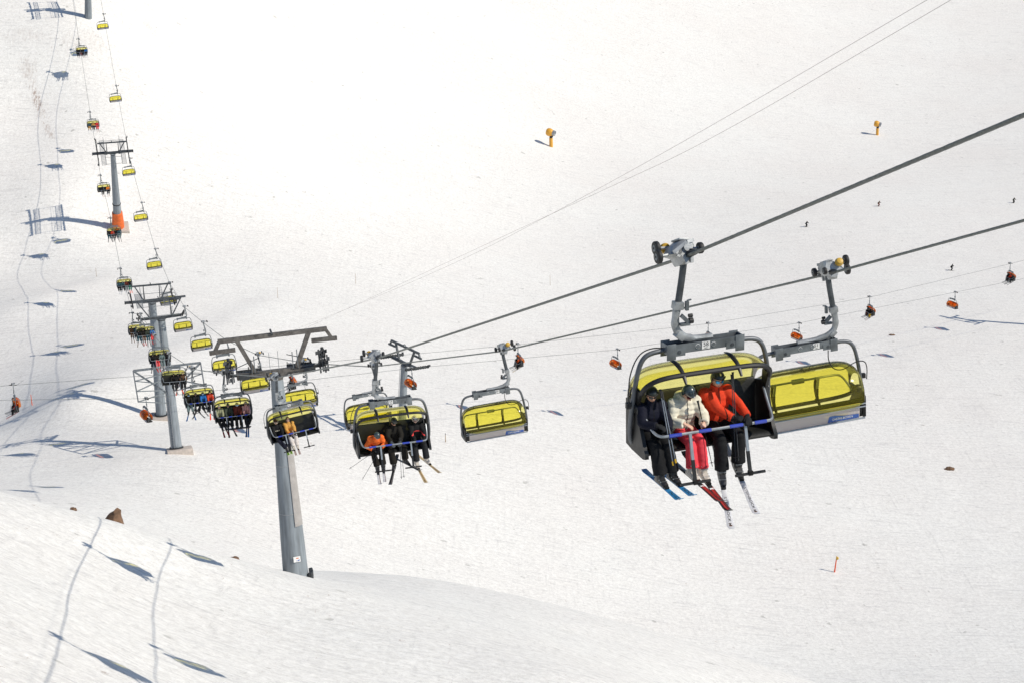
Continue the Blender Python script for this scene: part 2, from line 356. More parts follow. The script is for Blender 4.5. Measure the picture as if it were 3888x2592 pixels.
# ---------------------------------------------------------------- chair (faces -Y, origin on the rope, body centre at x = CX)
CX = .33; PV = (.02, -2.26)
def hood_R(x):
    u = min(1, abs(x)/1.07)
    return .31+.31*(1-u**6)**.5
def hood_pt(x, a, dr=0):
    r = hood_R(x)+dr
    return V3((CX+x, PV[0]-r*math.sin(R_(a)), PV[1]+r*math.cos(R_(a))))
def hood_shell(a0, a1):
    mb = MB(); nx, na = 28, 22
    xs = [1.07*math.sin(math.pi/2*(2*i/nx-1)) for i in range(nx+1)]
    mb.rings([[hood_pt(x, a0+(a1-a0)*j/na) for j in range(na+1)] for x in xs], closed=False, caps=False)
    return mb
def hood_bar(a0):
    mb = MB(); n = 30
    pts = [hood_pt(1.07*math.sin(math.pi/2*(2*i/n-1)), a0, .004) for i in range(n+1)]
    mb.tube(pts, .040, 8)
    for s in (-1, 1):
        x = CX+s*1.075
        poly = [(0.05, 0.02), (.05, -.06)]
        pp = [V3((x, PV[0], PV[1]-.05)), V3((x, PV[0], PV[1]+.05))]
        fan = [hood_pt(s*1.07, a0-38+38*k/5) for k in range(6)]
        loop = [V3((x, p.y, p.z)) for p in fan]
        piv = [V3((x, PV[0]-.04, PV[1]-.06)), V3((x, PV[0]+.06, PV[1]+.02))]
        ring = loop+piv
        mb.rings([[p+V3((dx, 0, 0)) for p in ring] for dx in (-.022, .022)], True, True, False)
    return mb
def hood_rib(x, a0):
    mb = MB(); n = 10
    pts = [hood_pt(x, a0+14-60*k/n, .018 if k > 2 else -.02+.012*k) for k in range(n+1)]
    rr = [(.02, .02), (.028, .02), (.034, .022), (.036, .024), (.038, .026), (.040, .026), (.042, .026), (.042, .024), (.038, .02), (.028, .014), (.010, .006)]
    mb.tube(pts, rr, 8, hint=(1, 0, 0)); return mb
def yz(x0, x1, poly, mb, bev=None):
    mb.prism(poly, lambda u, v, d: (d, u, v), x0, x1)
def safety_bar(down):
    mb = MB(); mb.mi = 0
    if down:
        p = [(-1.04, -.02, -2.22), (-1.02, -.22, -2.42), (-.985, -.42, -2.54), (-.93, -.52, -2.56), (-.84, -.55, -2.56)]
    else:
        p = [(-1.02, -.1, -2.52), (-.99, -.30, -2.40), (-.93, -.42, -2.30), (-.85, -.45, -2.275), (-.74, -.45, -2.27)]
    pts = p+[(-a, b, c) for a, b, c in p[::-1]]
    pts = smooth_path([(CX+a, b, c) for a, b, c in pts], 2)
    mb.tube(pts, .022, 8)
    return mb
def footrest(x, down):
    mb = MB()
    if down:
        a = V3((CX+x, -.555, -2.57)); b = V3((CX+x, -.66, -2.95)); c = V3((CX+x, -.76, -3.27))
    else:
        a = V3((CX+x, -.455, -2.28)); b = V3((CX+x+.03, -.46, -2.50)); c = V3((CX+x+.06, -.42, -2.74))
    mb.mi = 0; mb.bar(a, b, .045, .03, (0, 1, 0)); mb.mi = 1; mb.bar(b, c, .05, .035, (0, 1, 0))
    mb.tube([c+V3((-.25, 0, -.01)), c+V3((.25, 0, -.01))], .024, 8)
    mb.box(c+V3((0, 0, 0)), (.07, .06, .07))
    return mb
def bracket_hole(mb, x, y, z): mb.lathe([(.03, -.004), (.03, .004)], (x, y, z), 12, Matrix.Rotation(R_(90), 3, 'X'))
def make_grip():
    mb = MB()
    poly = [(-.28, .05), (-.20, .17), (-.07, .245), (.10, .25), (.14, .15), (.12, .05), (.05, -.03), (.03, -.11), (-.11, -.12), (-.16, .0)]
    n = len(poly)
    rs = []
    for y, sc in ((-.20, .72), (-.15, .96), (.12, 1.0), (.20, .8)):
        rs.append([V3((u*sc-.01, y, .06+(v-.06)*sc)) for u, v in poly])
    mb.mi = 0; mb.rings(rs, True, True, False)
    for a_, b_ in (((-.24, -.17, .07), (-.02, -.215, .20)), ((-.02, -.215, .20), (.10, -.19, .22)), ((-.10, -.20, .0), (-.05, -.2, -.12)), ((.03, -.2, .02), (.02, -.2, -.11))): mb.bar(a_, b_, .05, .05)
    mb.box((-.02, 0, .255), (.16, .30, .03), Matrix.Rotation(R_(8), 3, 'Y'), bev=.01)
    mb.box((-.13, -.17, .08), (.05, .06, .18), Matrix.Rotation(R_(30), 3, 'Y'))
    mb.lathe([(.06, -.02), (.06, .02)], (-.02, -.215, .12), 14, Matrix.Rotation(R_(90), 3, 'X'))
    mb.tube([(-.30, -.10, .05), (-.45, -.12, .04)], .028, 8); mb.tube([(-.1, .18, .18), (-.34, .20, .20)], .022, 8)
    mb.tube([(.08, -.2, .09), (.17, -.24, .09)], .022, 8)
    mb.mi = 1
    mb.tube([(0, -.52, .012), (0, -.36, .016), (0, -.22, .02), (0, .22, .02), (0, .36, .016), (0, .46, .01)], [.024, .045, .055, .055, .045, .024], 10)
    mb.box((.03, -.30, .05), (.05, .16, .06), Matrix.Rotation(R_(12), 3, 'X'))
    g = mb.build('grip', [M['galvl'], M['dark']])
    for (x, y, z, r, w) in ((-.46, -.12, .04, .105, .07), (-.33, .20, .20, .105, .07), (.17, -.24, .085, .085, .07), (.14, .22, .06, .07, .06)):
        w_ = MB(); rot = Matrix.Rotation(R_(90), 3, 'Y')
        w_.mi = 0; w_.lathe([(r*.55, -w/2-.002), (r*.9, -w/2), (r, -w/2+.012), (r, w/2-.012), (r*.9, w/2), (r*.55, w/2+.002)], (0, 0, 0), 18, rot)
        w_.mi = 1; w_.lathe([(r*.5, -w/2-.006), (r*.5, w/2+.006)], (0, 0, 0), 14, rot)
        w_.mi = 0; w_.lathe([(r*.18, -w/2-.012), (r*.18, w/2+.012)], (0, 0, 0), 8, rot)
        w_.build('roller', [M['rubber'], M['galv']], g, (x, y, z))
    MB().lathe([(.075, -.05), (.085, -.02), (.06, .05), (.02, .06)], n=14, rot=Matrix.Rotation(R_(-70), 3, 'X')).build('spring_cap', M['yel'], g, (-.17, .26, .19))
    return g
def make_hanger(parent):
    p = smooth_path([(0, 0, -.04), (-.02, 0, -.25), (-.07, 0, -.60), (-.11, 0, -.85)], 2)
    mb = MB(); mb.mi = 0
    mb.tube(p, [(.058, .035)]*len(p), 8, hint=(1, 0, 0), smooth=False)
    e_ = CX-.33; q = smooth_path([(-.105, 0, -.78), (-.13, 0, -.94), (-.13, 0, -1.06), (-.07, 0, -1.19), (.05+e_*.3, 0, -1.265), (.22+e_*.6, 0, -1.285), (.48+e_, 0, -1.29)], 2)
    mb.mi = 1; k = len(q)
    mb.tube(q, [(.066+.004*math.sin(i), .05) if i < k*.7 else (.05, .05) for i in range(k)], 8, hint=(1, 0, 0), smooth=False)
    mb.box((-.092, 0, -.735), (.155, .13, .12), Matrix.Rotation(R_(7), 3, 'Y'), bev=.012)
    mb.box((-.06, 0, -1.215), (.15, .12, .10), Matrix.Rotation(R_(42), 3, 'Y'), bev=.01)
    h = mb.build('hanger_arm', [M['galvd'], M['galvl']], parent)
    d = MB(); d.mi = 0
    d.bar((-.06, -.06, -.88), (.06, -.06, -1.0), .05, .06); d.box((.03, -.06, -.74), (.05, .05, .14)); d.bar((.03, -.06, -.66), (.10, -.06, -.65), .02, .02)
    d.box((.0, -.06, -1.02), (.16, .06, .04)); d.mi = 1; d.lathe([(.045, -.03), (.045, .03)], (.10, -.06, -.98), 12, Matrix.Rotation(R_(90), 3, 'Y')); d.lathe([(.03, -.03), (.03, .03)], (.09, -.06, -.90), 12, Matrix.Rotation(R_(90), 3, 'Y'))
    d.build('release_lever', [M['galv'], M['rubber']], h)
    return h
def make_beam(parent, num=None):
    mb = MB(); z = -1.38; mb.mi = 0
    for y in (-.10, .10):
        mb.box((CX, y, z), (1.28, .012, .135))
        for s in (-1, 1):
            mb.box((CX+s*.57, y*1.13, z-.035), (.15, .012, .25), bev=.004)
            mb.box((CX+s*.42, y*1.10, z-.055), (.16, .010, .11))
            mb.mi = 1; bracket_hole(mb, CX+s*.44, y*1.18, z-.05); mb.mi = 0
        for s in (-.13, .13): mb.lathe([(.033, -.012), (.033, .012)], (CX+s, y*1.05, z), 12, Matrix.Rotation(R_(90), 3, 'X'))
        mb.mi = 2
        for s in (-.13, .13): mb.lathe([(.04, -.004), (.04, .004)], (CX+s, y*1.03, z), 14, Matrix.Rotation(R_(90), 3, 'X'))
        mb.mi = 0
    mb.box((CX, 0, z-.07), (1.28, .20, .012)); mb.mi = 1; mb.box((CX, 0, z-.02), (1.2, .17, .07)); mb.mi = 0
    for s in (-1, 1): mb.box((CX+s*.632, 0, z), (.014, .21, .14))
    b = mb.build('crossbeam', [M['galv'], M['galvd'], M['white']], parent)
    if num: number_plate(b, num, z)
    return b
def number_plate(b, num, z=-1.38):
    for o in b.children:
        if o.name.startswith('number_plate'): bpy.data.objects.remove(o)
    for y, xd in ((-.112, 1), (.112, -1)):
        pl = MB(); pl.mi = 0; pl.box((CX, y, z+.004), (.135, .006, .115))
        yy = y+(-.004 if y < 0 else .004)
        add_text(pl, num, .092, frame((CX, yy, z+.016), (xd, 0, 0), (0, 0, 1)), 1)
        pl.mi = 1; pl.box((CX, yy, z-.036), (.05, .002, .008))
        pl.build('number_plate', [M['white'], M['ink']], b)
def make_chair(open_, hood_m, lod=0):
    global CX, PV
    CX = .33 if open_ else .53; PV = (.02, -2.26 if open_ else -2.44)
    a0, a1 = (31, -108) if open_ else (124, -102)
    root = thing('chairlift_chair', 'x', 'chairlift chair')
    ft = []
    for s in (-1, 1):
        p = [(-.60, 0, -1.41), (-.86, 0, -1.42), (-.99, 0, -1.49), (-1.07, 0, -1.68), (-1.13, .0, -2.05), (-1.165, .06, -2.50), (-1.14, .12, -2.80), (-1.04, .15, -2.93)]
        ft.append(smooth_path([(CX-s*a, b, c) for a, b, c in p], 2))
    if lod == 0:
        g = make_grip(); g.parent = root
        make_hanger(root); make_beam(root)
        for pts in ft: MB().tube(pts, .038, 10).build('frame_tube', M['tube'], root)
    else:
        mb = MB(); mb.box((-.02, 0, .10), (.34, .34, .26), bev=.05); mb.mi = 1
        for (x, y, z, r, w) in ((-.46, -.12, .04, .105, .07), (-.365, .12, .11, .105, .07), (.17, -.24, .085, .085, .07)):
            mb.lathe([(r, -w/2), (r, w/2)], (x, y, z), 10, Matrix.Rotation(R_(90), 3, 'Y')); mb.tube([(x, y, z), (0, y, .1)], .02, 5)
        mb.tube([(0, -.5, .01), (0, -.25, .02), (0, .25, .02), (0, .45, .01)], [.024, .05, .05, .024], 6)
        mb.build('grip', [M['galvl'], M['rubber']], root)
        mb = MB(); e_ = CX-.33; p = smooth_path([(0, 0, -.04), (-.07, 0, -.58), (-.13, 0, -.94), (-.13, 0, -1.06), (-.07, 0, -1.19), (.05+e_*.4, 0, -1.265), (.40+e_, 0, -1.29)], 2)
        mb.tube(p, [(.062, .045)]*len(p), 6, hint=(1, 0, 0)); mb.box((-.09, 0, -.735), (.15, .13, .12)); mb.box((.05, -.05, -.92), (.14, .09, .2))
        mb.build('hanger_arm', M['galv'], root)
        mb = MB(); mb.mi = 0; mb.box((CX, 0, -1.38), (1.28, .21, .15))
        for s in (-1, 1): mb.box((CX+s*.57, 0, -1.415), (.15, .24, .25))
        mb.mi = 1
        for pts in ft: mb.tube(pts, .038, 6)
        mb.build('frame', [M['galv'], M['tube']], root)
    hd = hood_shell(a0, a1).build('hood', hood_m, root)
    hb = hood_bar(a0)
    if lod == 0:
        hb.build('hood_frame', M['blackp'], hd)
        for x in (-.46, .46): hood_rib(x, a0).build('hood_rib', M['blackp'], hd)
    else:
        for x in (-.46, .46):
            b2 = hood_rib(x, a0); b2.bm.verts.ensure_lookup_table(); hb._add(b2.bm, smooth=True)
        hb.build('hood_frame', M['blackp'], hd)
    # seat shell
    zt = -2.155 if open_ else -2.53
    bk = MB(); yz(CX-1.04, CX+1.04, [(.27, zt-.035), (.29, zt), (.33, zt), (.345, zt-.035), (.30, -2.92), (.20, -2.90), (.215, -2.80)], bk)
    st = MB(); yz(CX-1.05, CX+1.05, [(.22, -2.845), (-.20, -2.835), (-.29, -2.85), (-.335, -2.885), (-.32, -2.925), (-.26, -2.94), (.22, -2.93)], st)
    sp = []
    for s in (-1, 1):
        m_ = MB(); x0 = CX+s*1.085
        yz(x0-.03, x0+.03, ([(.33, -2.20), (.10, -2.14), (-.06, -2.22), (-.16, -2.48),] if open_ else [(.33, -2.50), (.10, -2.42), (-.06, -2.45), (-.16, -2.58),]) + [ (-.30, -2.76), (-.39, -2.88), (-.39, -2.95), (-.30, -2.975), (.10, -2.96), (.32, -2.93)], m_)
        m_.lathe([(.075, -.045), (.085, 0), (.075, .045)], (x0, PV[0], PV[1]), 14, Matrix.Rotation(R_(90), 3, 'Y'))
        sp.append(m_)
    rp = MB(); zp = -2.40 if open_ else -2.61; rp.mi = 0; yz(CX-.97, CX+.97, [(.352, zp), (.366, zp), (.325, -2.93), (.311, -2.93)], rp)
    if not open_:
        rp.mi = 1; mt = frame((CX-.62, .3385+.012, -2.83), (-1, 0, 0), (0, .088, 1))
        def q(u, v): return mt @ V3((u, v, 0))
        rp._f([rp.bm.verts.new(q(*p)) for p in ((-.33, -.085), (.33, -.085), (.33, .0), (.05, .01), (-.18, .05), (-.29, .05))])
        if lod == 0: add_text(rp, 'GASTIG-BOXEN', .062, frame((CX-.60, .3385+.0135, -2.86), (-1, 0, 0), (0, .088, 1)), 2, .0006)
    rl = MB()
    for y, z, r in ((.385, zp-.01, .014), (.380, zp-.075, .014), (.345, -2.94, .020)): rl.tube([(CX-1.08, y, z), (CX+1.08, y, z)], r, 8)
    if lod == 0:
        bk.build('backrest', M['pad'], root); st.build('seat', M['pad'], root)
        for m_ in sp: m_.build('side_panel', M['blackp'], root)
        pn = rp.build('rear_panel', [M['pale'], M['bluesign'], M['wht_ink']], root); rl.build('rail', M['barm'], pn)
        h = MB()
        if open_: hp = [(-.60, .02, -1.39), (-.85, 0, -1.34), (-1.08, -.04, -1.40), (-1.22, -.05, -1.68), (-1.24, -.04, -2.0), (-1.22, -.03, -2.18)]
        else: hp = [(-.44, .12, -1.50), (-.43, .13, -1.70), (-.52, .15, -1.90), (-.74, .15, -1.95), (-1.0, .1, -1.84), (-1.22, .08, -1.86), (-1.27, .08, -2.02), (-1.25, .08, -2.25)]
        h.tube(smooth_path([(CX+a, b, c) for a, b, c in hp], 2), .011, 6); h.box((CX-1.22, .0, -2.2), (.07, .07, .09))
        h.build('hose', M['rubber'], root)
        sb = safety_bar(open_).build('safety_bar', M['barm'], root)
        if open_:
            for x0, x1 in ((-.80, -.60), (-.31, -.11), (.20, .42), (.62, .82)):
                MB().tube([(CX+x0, -.55, -2.56), (CX+x1, -.55, -2.56)], .029, 8).build('blue_sleeve', M['blue'], sb)
        else: MB().box((CX-.02, -.45, -2.27), (.26, .07, .09), bev=.012).build('latch_box', M['barm'], sb)
        for x in (-.46, .46): footrest(x, open_).build('footrest', [M['barm'], M['blackp']], sb)
    else:
        for m_ in (bk, *sp): m_.bm.verts.ensure_lookup_table(); st._add(m_.bm)
        st.build('seat', M['pad'], root)
        rl.bm.verts.ensure_lookup_table(); rp.mi = 3; rp._add(rl.bm)
        rp.build('rear_panel', [M['pale'], M['bluesign'], M['wht_ink'], M['barm']], root)
        sb = safety_bar(open_)
        for x in (-.46, .46):
            f_ = footrest(x, open_); sb._add(f_.bm)
        sb.build('safety_bar', M['barm'], root)
    CX = .33; return root
# ---------------------------------------------------------------- people (face -Y; a seated figure's origin is on the seat)
def foot_dir(yaw, pitch):
    return V3((math.sin(R_(yaw))*math.cos(R_(pitch)), -math.cos(R_(yaw))*math.cos(R_(pitch)), -math.sin(R_(pitch))))
def joints(sp):
    k = sp.get('k', 1.0); J = {'k': k}
    H = V3(sp.get('hip', (0, .06, .13))); ln = R_(sp.get('lean', 5)); tl = R_(sp.get('tilt', 0))
    u = V3((math.sin(tl), -math.sin(ln)*math.cos(tl), math.cos(ln)*math.cos(tl))).normalized()
    side = V3((1, 0, 0)); side = (side-u*side.dot(u)).normalized()
    if sp.get('twist'): side = Matrix.Rotation(R_(sp['twist']), 3, u) @ side
    fw = u.cross(side); fw = -fw if fw.y > 0 else fw
    J.update(H=H, u=u, side=side, fw=fw, C=H+u*.34*k, N=H+u*.50*k)
    hp, hy, hr = sp.get('head', (8, 0, 0))
    J['HR'] = Matrix.Rotation(R_(-hy), 3, 'Z') @ Matrix.Rotation(R_(hp), 3, 'X') @ Matrix.Rotation(R_(hr), 3, 'Y')
    J['HC'] = J['N']+u*.075*k+(J['HR'] @ V3((0, -.02, .085)))*k
    for s in (-1, 1):
        S = H+u*.455*k+side*s*.175*k*sp.get('wide', 1); W = V3(sp.get('hands', {}).get(s, (s*.22, -.33, .22)))
        l1, l2 = .285*k, .262*k; D = W-S; d = D.length
        if d > (l1+l2)*.985: W = S+D*((l1+l2)*.985/d); D = W-S; d = D.length
        a = (l1*l1-l2*l2+d*d)/(2*d); h = math.sqrt(max(0, l1*l1-a*a)); e = D/d
        hint = V3(sp.get('elbow', {}).get(s, (s*.7, .35, -.6))); hint = (hint-e*hint.dot(e)).normalized()
        J['S', s], J['E', s], J['W', s] = S, S+e*a+hint*h, W
        J['hip', s] = H+V3((s*.09*k, -.01, -.01))
        J['K', s] = V3(sp.get('knees', {}).get(s, (s*.13, -.37, .02)))
        J['A', s] = V3(sp.get('ankles', {}).get(s, (s*.13, -.46, -.43)))
        y, p = sp.get('feet', {}).get(s, (5, 12))
        f = foot_dir(y, p); shin = (J['K', s]-J['A', s]).normalized()
        up = (V3((0, 0, 1))-f*f.z).normalized()
        J['f', s], J['fu', s], J['shin', s] = f, up, shin
        J['hd', s] = sp.get('hdir', {}).get(s)
    return J
def bez(a, b, c, n=6):
    return [a*(1-t)**2+b*2*t*(1-t)+c*t*t for t in [i/n for i in range(n+1)]]
def limb(mb, a, b, c, ra, rb, rc, n=12):
    m1 = a*.5+b*.5; m2 = b*.5+c*.5
    pts = [a, a*.72+b*.28, a*.4+b*.6, *bez(a*.18+b*.82, b, b*.82+c*.18, 3), b*.55+c*.45, b*.25+c*.75, c]
    L = len(pts); rr = []
    for i in range(L):
        t = i/(L-1); rr.append(ra+(rb-ra)*min(1, t*2) if t < .5 else rb+(rc-rb)*(t-.5)*2)
    mb.tube(pts, rr, n)
def torso(mb, J, g, hem=-.10, n=20):
    k = J['k']; H, u, sd, fw = J['H'], J['u'], J['side'], J['fw']
    prof = [(hem, .178, .135), (-.02, .182, .138), (.10, .165, .128), (.20, .162, .125), (.32, .185, .132), (.41, .18, .115), (.455, .135, .088), (.50, .075, .068), (.53, .065, .062)]
    rs = []
    for z, a, b in prof:
        a = (a+g)*k; b = (b+g)*k; c = H+u*z*k+fw*(.012 if .25 < z < .4 else 0)
        rs.append([c+sd*a*math.copysign(abs(math.cos(t))**.85, math.cos(t))+fw*b*math.copysign(abs(math.sin(t))**.9, math.sin(t)) for t in [2*math.pi*i/n for i in range(n)]])
    mb.rings(rs)
def add_jacket(mb, J, g=.018, hood=False, n=20, collar=True):
    k = J['k']; torso(mb, J, g, -.13, n)
    for s in (-1, 1):
        S = J['S', s]; mb.ball(S+J['u']*-.01*k, (.078+g)*k, 12, 8)
        limb(mb, S-J['side']*s*.04*k, J['E', s], J['W', s]*.93+J['E', s]*.07, (.070+g)*k, (.056+g)*k, (.046+g)*k)
    if collar:
        c0 = J['N']-J['u']*.03; c1 = J['N']+J['u']*.075*k+J['fw']*-.004
        mb.tube([c0, c1], [(.083*k, .085*k), (.088*k, .088*k)], 16)
    if hood: mb.ball(J['N']-J['fw']*.10+J['u']*-.0, (.14, .075, .10), 14, 10); mb.ball(J['N']-J['fw']*.06+J['u']*.05, (.12, .06, .05), 14, 10)
def add_trousers(mb, J, g=.016):
    k = J['k']; mb.ball(J['H']+V3((0, -.0, -.02)), (.165*k, .13*k, .115*k), 16, 10); mb.ball(J['H']+V3((0, -.06, -.02)), (.15*k, .12*k, .10*k), 16, 10)
    for s in (-1, 1):
        K, A = J['K', s], J['A', s]; end = A+J['shin', s]*.03
        limb(mb, J['hip', s], K, end, (.098+g)*k, (.076+g)*k, (.090+g)*k, 14)
        mb.ball(K, (.076+g)*k, 12, 8)
def add_body(mb, J, hands=True, det=True):
    k = J['k']; torso(mb, J, -.02, -.08, 16); H, u, sd = J['H'], J['u'], J['side']
    mb.ball(H, (.14*k, .11*k, .10*k), 12, 8)
    mb.tube([J['N']-u*.04, J['HC']+J['HR'] @ V3((0, .015, -.05))], .054*k, 12)
    for s in (-1, 1):
        mb.ball(J['S', s], .058*k, 10, 6)
        limb(mb, J['S', s], J['E', s], J['W', s], .050*k, .040*k, .028*k)
        limb(mb, J['hip', s], J['K', s], J['A', s], .082*k, .055*k, .042*k)
    add_head(mb, J, 36 if det else 16, 26 if det else 12)
def add_head(mb, J, nu=36, nv=26):
    b2 = bmesh.new(); bmesh.ops.create_uvsphere(b2, u_segments=nu, v_segments=nv, radius=1)
    k = J['k']
    for v in b2.verts:
        x, y, z = v.co
        X, Y, Z = x*.076, y*.096, z*.117
        if z < 0:
            X *= 1-.30*abs(z)**1.4; Y *= 1-.10*abs(z) if y < 0 else 1-.28*abs(z)
        if y < 0:
            ge = lambda cx, cz, sx, sz: math.exp(-((X-cx)/sx)**2-((Z-cz)/sz)**2)
            Y -= .026*ge(0, -.028, .013, .022)+.012*ge(0, -.008, .010, .025)          # nose
            Y -= .007*ge(0, .034, .05, .012)                                            # brow
            Y += .012*(ge(.032, .008, .016, .014)+ge(-.032, .008, .016, .014))          # eye sockets
            Y -= .010*ge(0, -.066, .022, .010)+.010*ge(0, -.102, .024, .014)            # lips, chin
            Y -= .006*(ge(.043, -.03, .02, .022)+ge(-.043, -.03, .02, .022))            # cheeks
        v.co = V3((X, Y, Z))*k
    mb._add(b2, J['HC'], J['HR'], True)
    for s in (-1, 1):
        mb.ball(J['HC']+J['HR'] @ V3((s*.078*k, .012, -.005)), (.012, .022, .032), 8, 6, J['HR'])
def hand(mb, J, s, g=0.0, curl=None, fingers=True):
    W = J['W', s]; E = J['E', s]; hd = J['hd', s]
    if hd: x = V3(hd[0]).normalized(); zz = V3(hd[1]); cl = hd[2]
    else: x = (W-E).normalized(); zz = V3((0, 0, 1)); cl = 38
    z = (zz-x*zz.dot(x)).normalized(); y = z.cross(x); th = -s     # thumb towards the body's midline when the back of the hand is up
    yt = y*(1 if y.x*th > 0 else -1)
    k = J['k']*(1+g*9)
    P = lambda a, b, c: W+(x*a+yt*b+z*c)*k
    mb.tube([P(-.03, 0, 0), P(.0, 0, 0)], [.028*k, .026*k], 10)
    mb.tube([P(.0, 0, 0), P(.03, 0, .002), P(.065, 0, .002), P(.092, 0, 0)], [(.030*k, .017*k), (.040*k, .019*k), (.043*k, .017*k), (.040*k, .012*k)], 12, hint=yt)
    if not fingers:
        mb.tube([P(.085, 0, 0), P(.12, 0, -.012), P(.13, 0, -.04), P(.11, 0, -.06)], [(.04*k, .016*k)]*3+[(.034*k, .014*k)], 10, hint=yt)
        mb.tube([P(.025, .03, -.004), P(.055, .055, -.015), P(.085, .05, -.03)], [.014*k, .014*k, .011*k], 8)
        return
    for i, (b, L) in enumerate(((.033, .072), (.011, .082), (-.011, .077), (-.032, .060))):
        pts = [P(.082, b, 0)]; ang = cl*.35+i*3; p = pts[0]
        for f, seg in enumerate((.46, .31, .25)):
            d = x*math.cos(R_(ang))-z*math.sin(R_(ang)); p = p+d*L*seg*k; pts.append(p); ang += cl*(.95+.08*i)
        r = (.0088+g*.35)*k
        mb.tube([pts[0], pts[0]*.4+pts[1]*.6, pts[1], pts[2], pts[3]], [r*1.05, r, r*1.02, r*.94, r*.72], 8)
        mb.ball(pts[3], r*.72, 6, 4); mb.ball(pts[1], r*1.06, 6, 4)
    r = (.0100+g*.35)*k
    a = P(.018, .026, -.006); b = P(.052, .052, -.014); c = P(.080, .050-.0004*cl, -.020-.0004*cl); e = P(.100, .040-.0006*cl, -.026-.0005*cl)
    mb.tube([a, b, c, e], [r*1.35, r*1.1, r, r*.75], 8); mb.ball(e, r*.75, 6, 4)
def helmet(J, mats, kind='helmet'):
    mb = MB(); b2 = bmesh.new(); bmesh.ops.create_uvsphere(b2, u_segments=32, v_segments=22, radius=1)
    kill = []
    for f in b2.faces:
        c = f.calc_center_median()
        face = c.y < -.28 and c.z < .30
        if face or c.z < -.52 or (c.z < -.25 and c.y < -.05): kill.append(f)
    bmesh.ops.delete(b2, geom=kill, context='FACES')
    for v in b2.verts:
        x, y, z = v.co
        q = 1.0 if z > 0 else 1-.06*z*z
        v.co = V3((x*.101*q, y*.122*q+.006, z*.122+.022))*J['k']
    ext = bmesh.ops.extrude_face_region(b2, geom=b2.faces[:])
    vs = [e for e in ext['geom'] if isinstance(e, bmesh.types.BMVert)]
    for v in vs: v.co = V3((v.co.x*.88, v.co.y*.88, (v.co.z-.02)*.9+.02))
    mb._add(b2, J['HC'], J['HR'], True)
    R = J['HR']; HC = J['HC']; k = J['k']
    rim = [HC+R @ (V3((.100*math.sin(t), -.119*math.cos(t)+.004, .060+.012*abs(math.sin(t))))*k) for t in [(-1.15+2.3*i/12) for i in range(13)]]
    mb.mi = 1; mb.tube(rim, .007, 6)
    for sx in (-.05, -.018, .018, .05): mb.tube([HC+R @ (V3((sx, -.088+abs(sx)*.4, .115-abs(sx)*.3))*k), HC+R @ (V3((sx*1.05, -.04, .142-abs(sx)*.35))*k)], .006, 5)
    if mats: mb.mi = 2; mb.lathe([(.014, -.004), (.014, .004)], HC+R @ (V3((.012, -.122, .078))*k), 10, R @ Matrix.Rotation(R_(75), 3, 'X'))
    return mb
def glasses(J, goggle=False):
    mb = MB(); R = J['HR']; HC = J['HC']; k = J['k']
    if goggle:
        n = 12
        def band(rz, rx, ry, z0): return [[HC+R @ (V3((rx*math.sin(t), -ry*math.cos(t)-.012, z0+rz*q))*k) for q in (-1, -.6, .6, 1)] for t in [(-1.0+2.0*i/n) for i in range(n+1)]]
        mb.mi = 0; mb.rings(band(.026, .094, .104, .012), False, False)
        mb.mi = 1
        for q in (-1, 1): mb.tube([p[1 if q < 0 else 2] for p in band(.045, .094, .102, .012)], .008, 6)
        for t in (-1.0, 1.0): mb.tube([HC+R @ (V3((.094*math.sin(t), -.102*math.cos(t)-.012, .012+z))*k) for z in (-.028, .028)], .008, 6)
        mb.tube([HC+R @ (V3((.118*math.sin(t), -.136*math.cos(t)+.004, .02+.012*(abs(t)-1)))*k) for t in [1.0+(2*math.pi-2)*i/16 for i in range(17)]], [(.018, .004)]*17, 6, hint=(0, 0, 1))
    else:
        for s in (-1, 1):
            mb.mi = 0
            pts = [(.013, .018), (.050, .020), (.060, .010), (.056, -.012), (.038, -.022), (.020, -.016), (.012, -.004)]
            ring = [HC+R @ (V3((s*x, -.101+abs(x)*.35+abs(x)*abs(x)*4, z+.008))*k) for x, z in pts]
            rs = [[p+R @ V3((0, d, 0)) for p in ring] for d in (-.006, .003)]
            mb.rings(rs, True, True, False)
            mb.mi = 1; mb.tube(ring+[ring[0]], .0032, 5)
            mb.tube([ring[1], HC+R @ (V3((s*.078, -.04, .02))*k), HC+R @ (V3((s*.08, .01, .018))*k)], .0035, 5)
        mb.tube([HC+R @ (V3((-.014, -.103, .014))*k), HC+R @ (V3((.014, -.103, .014))*k)], .0035, 5)
    return mb
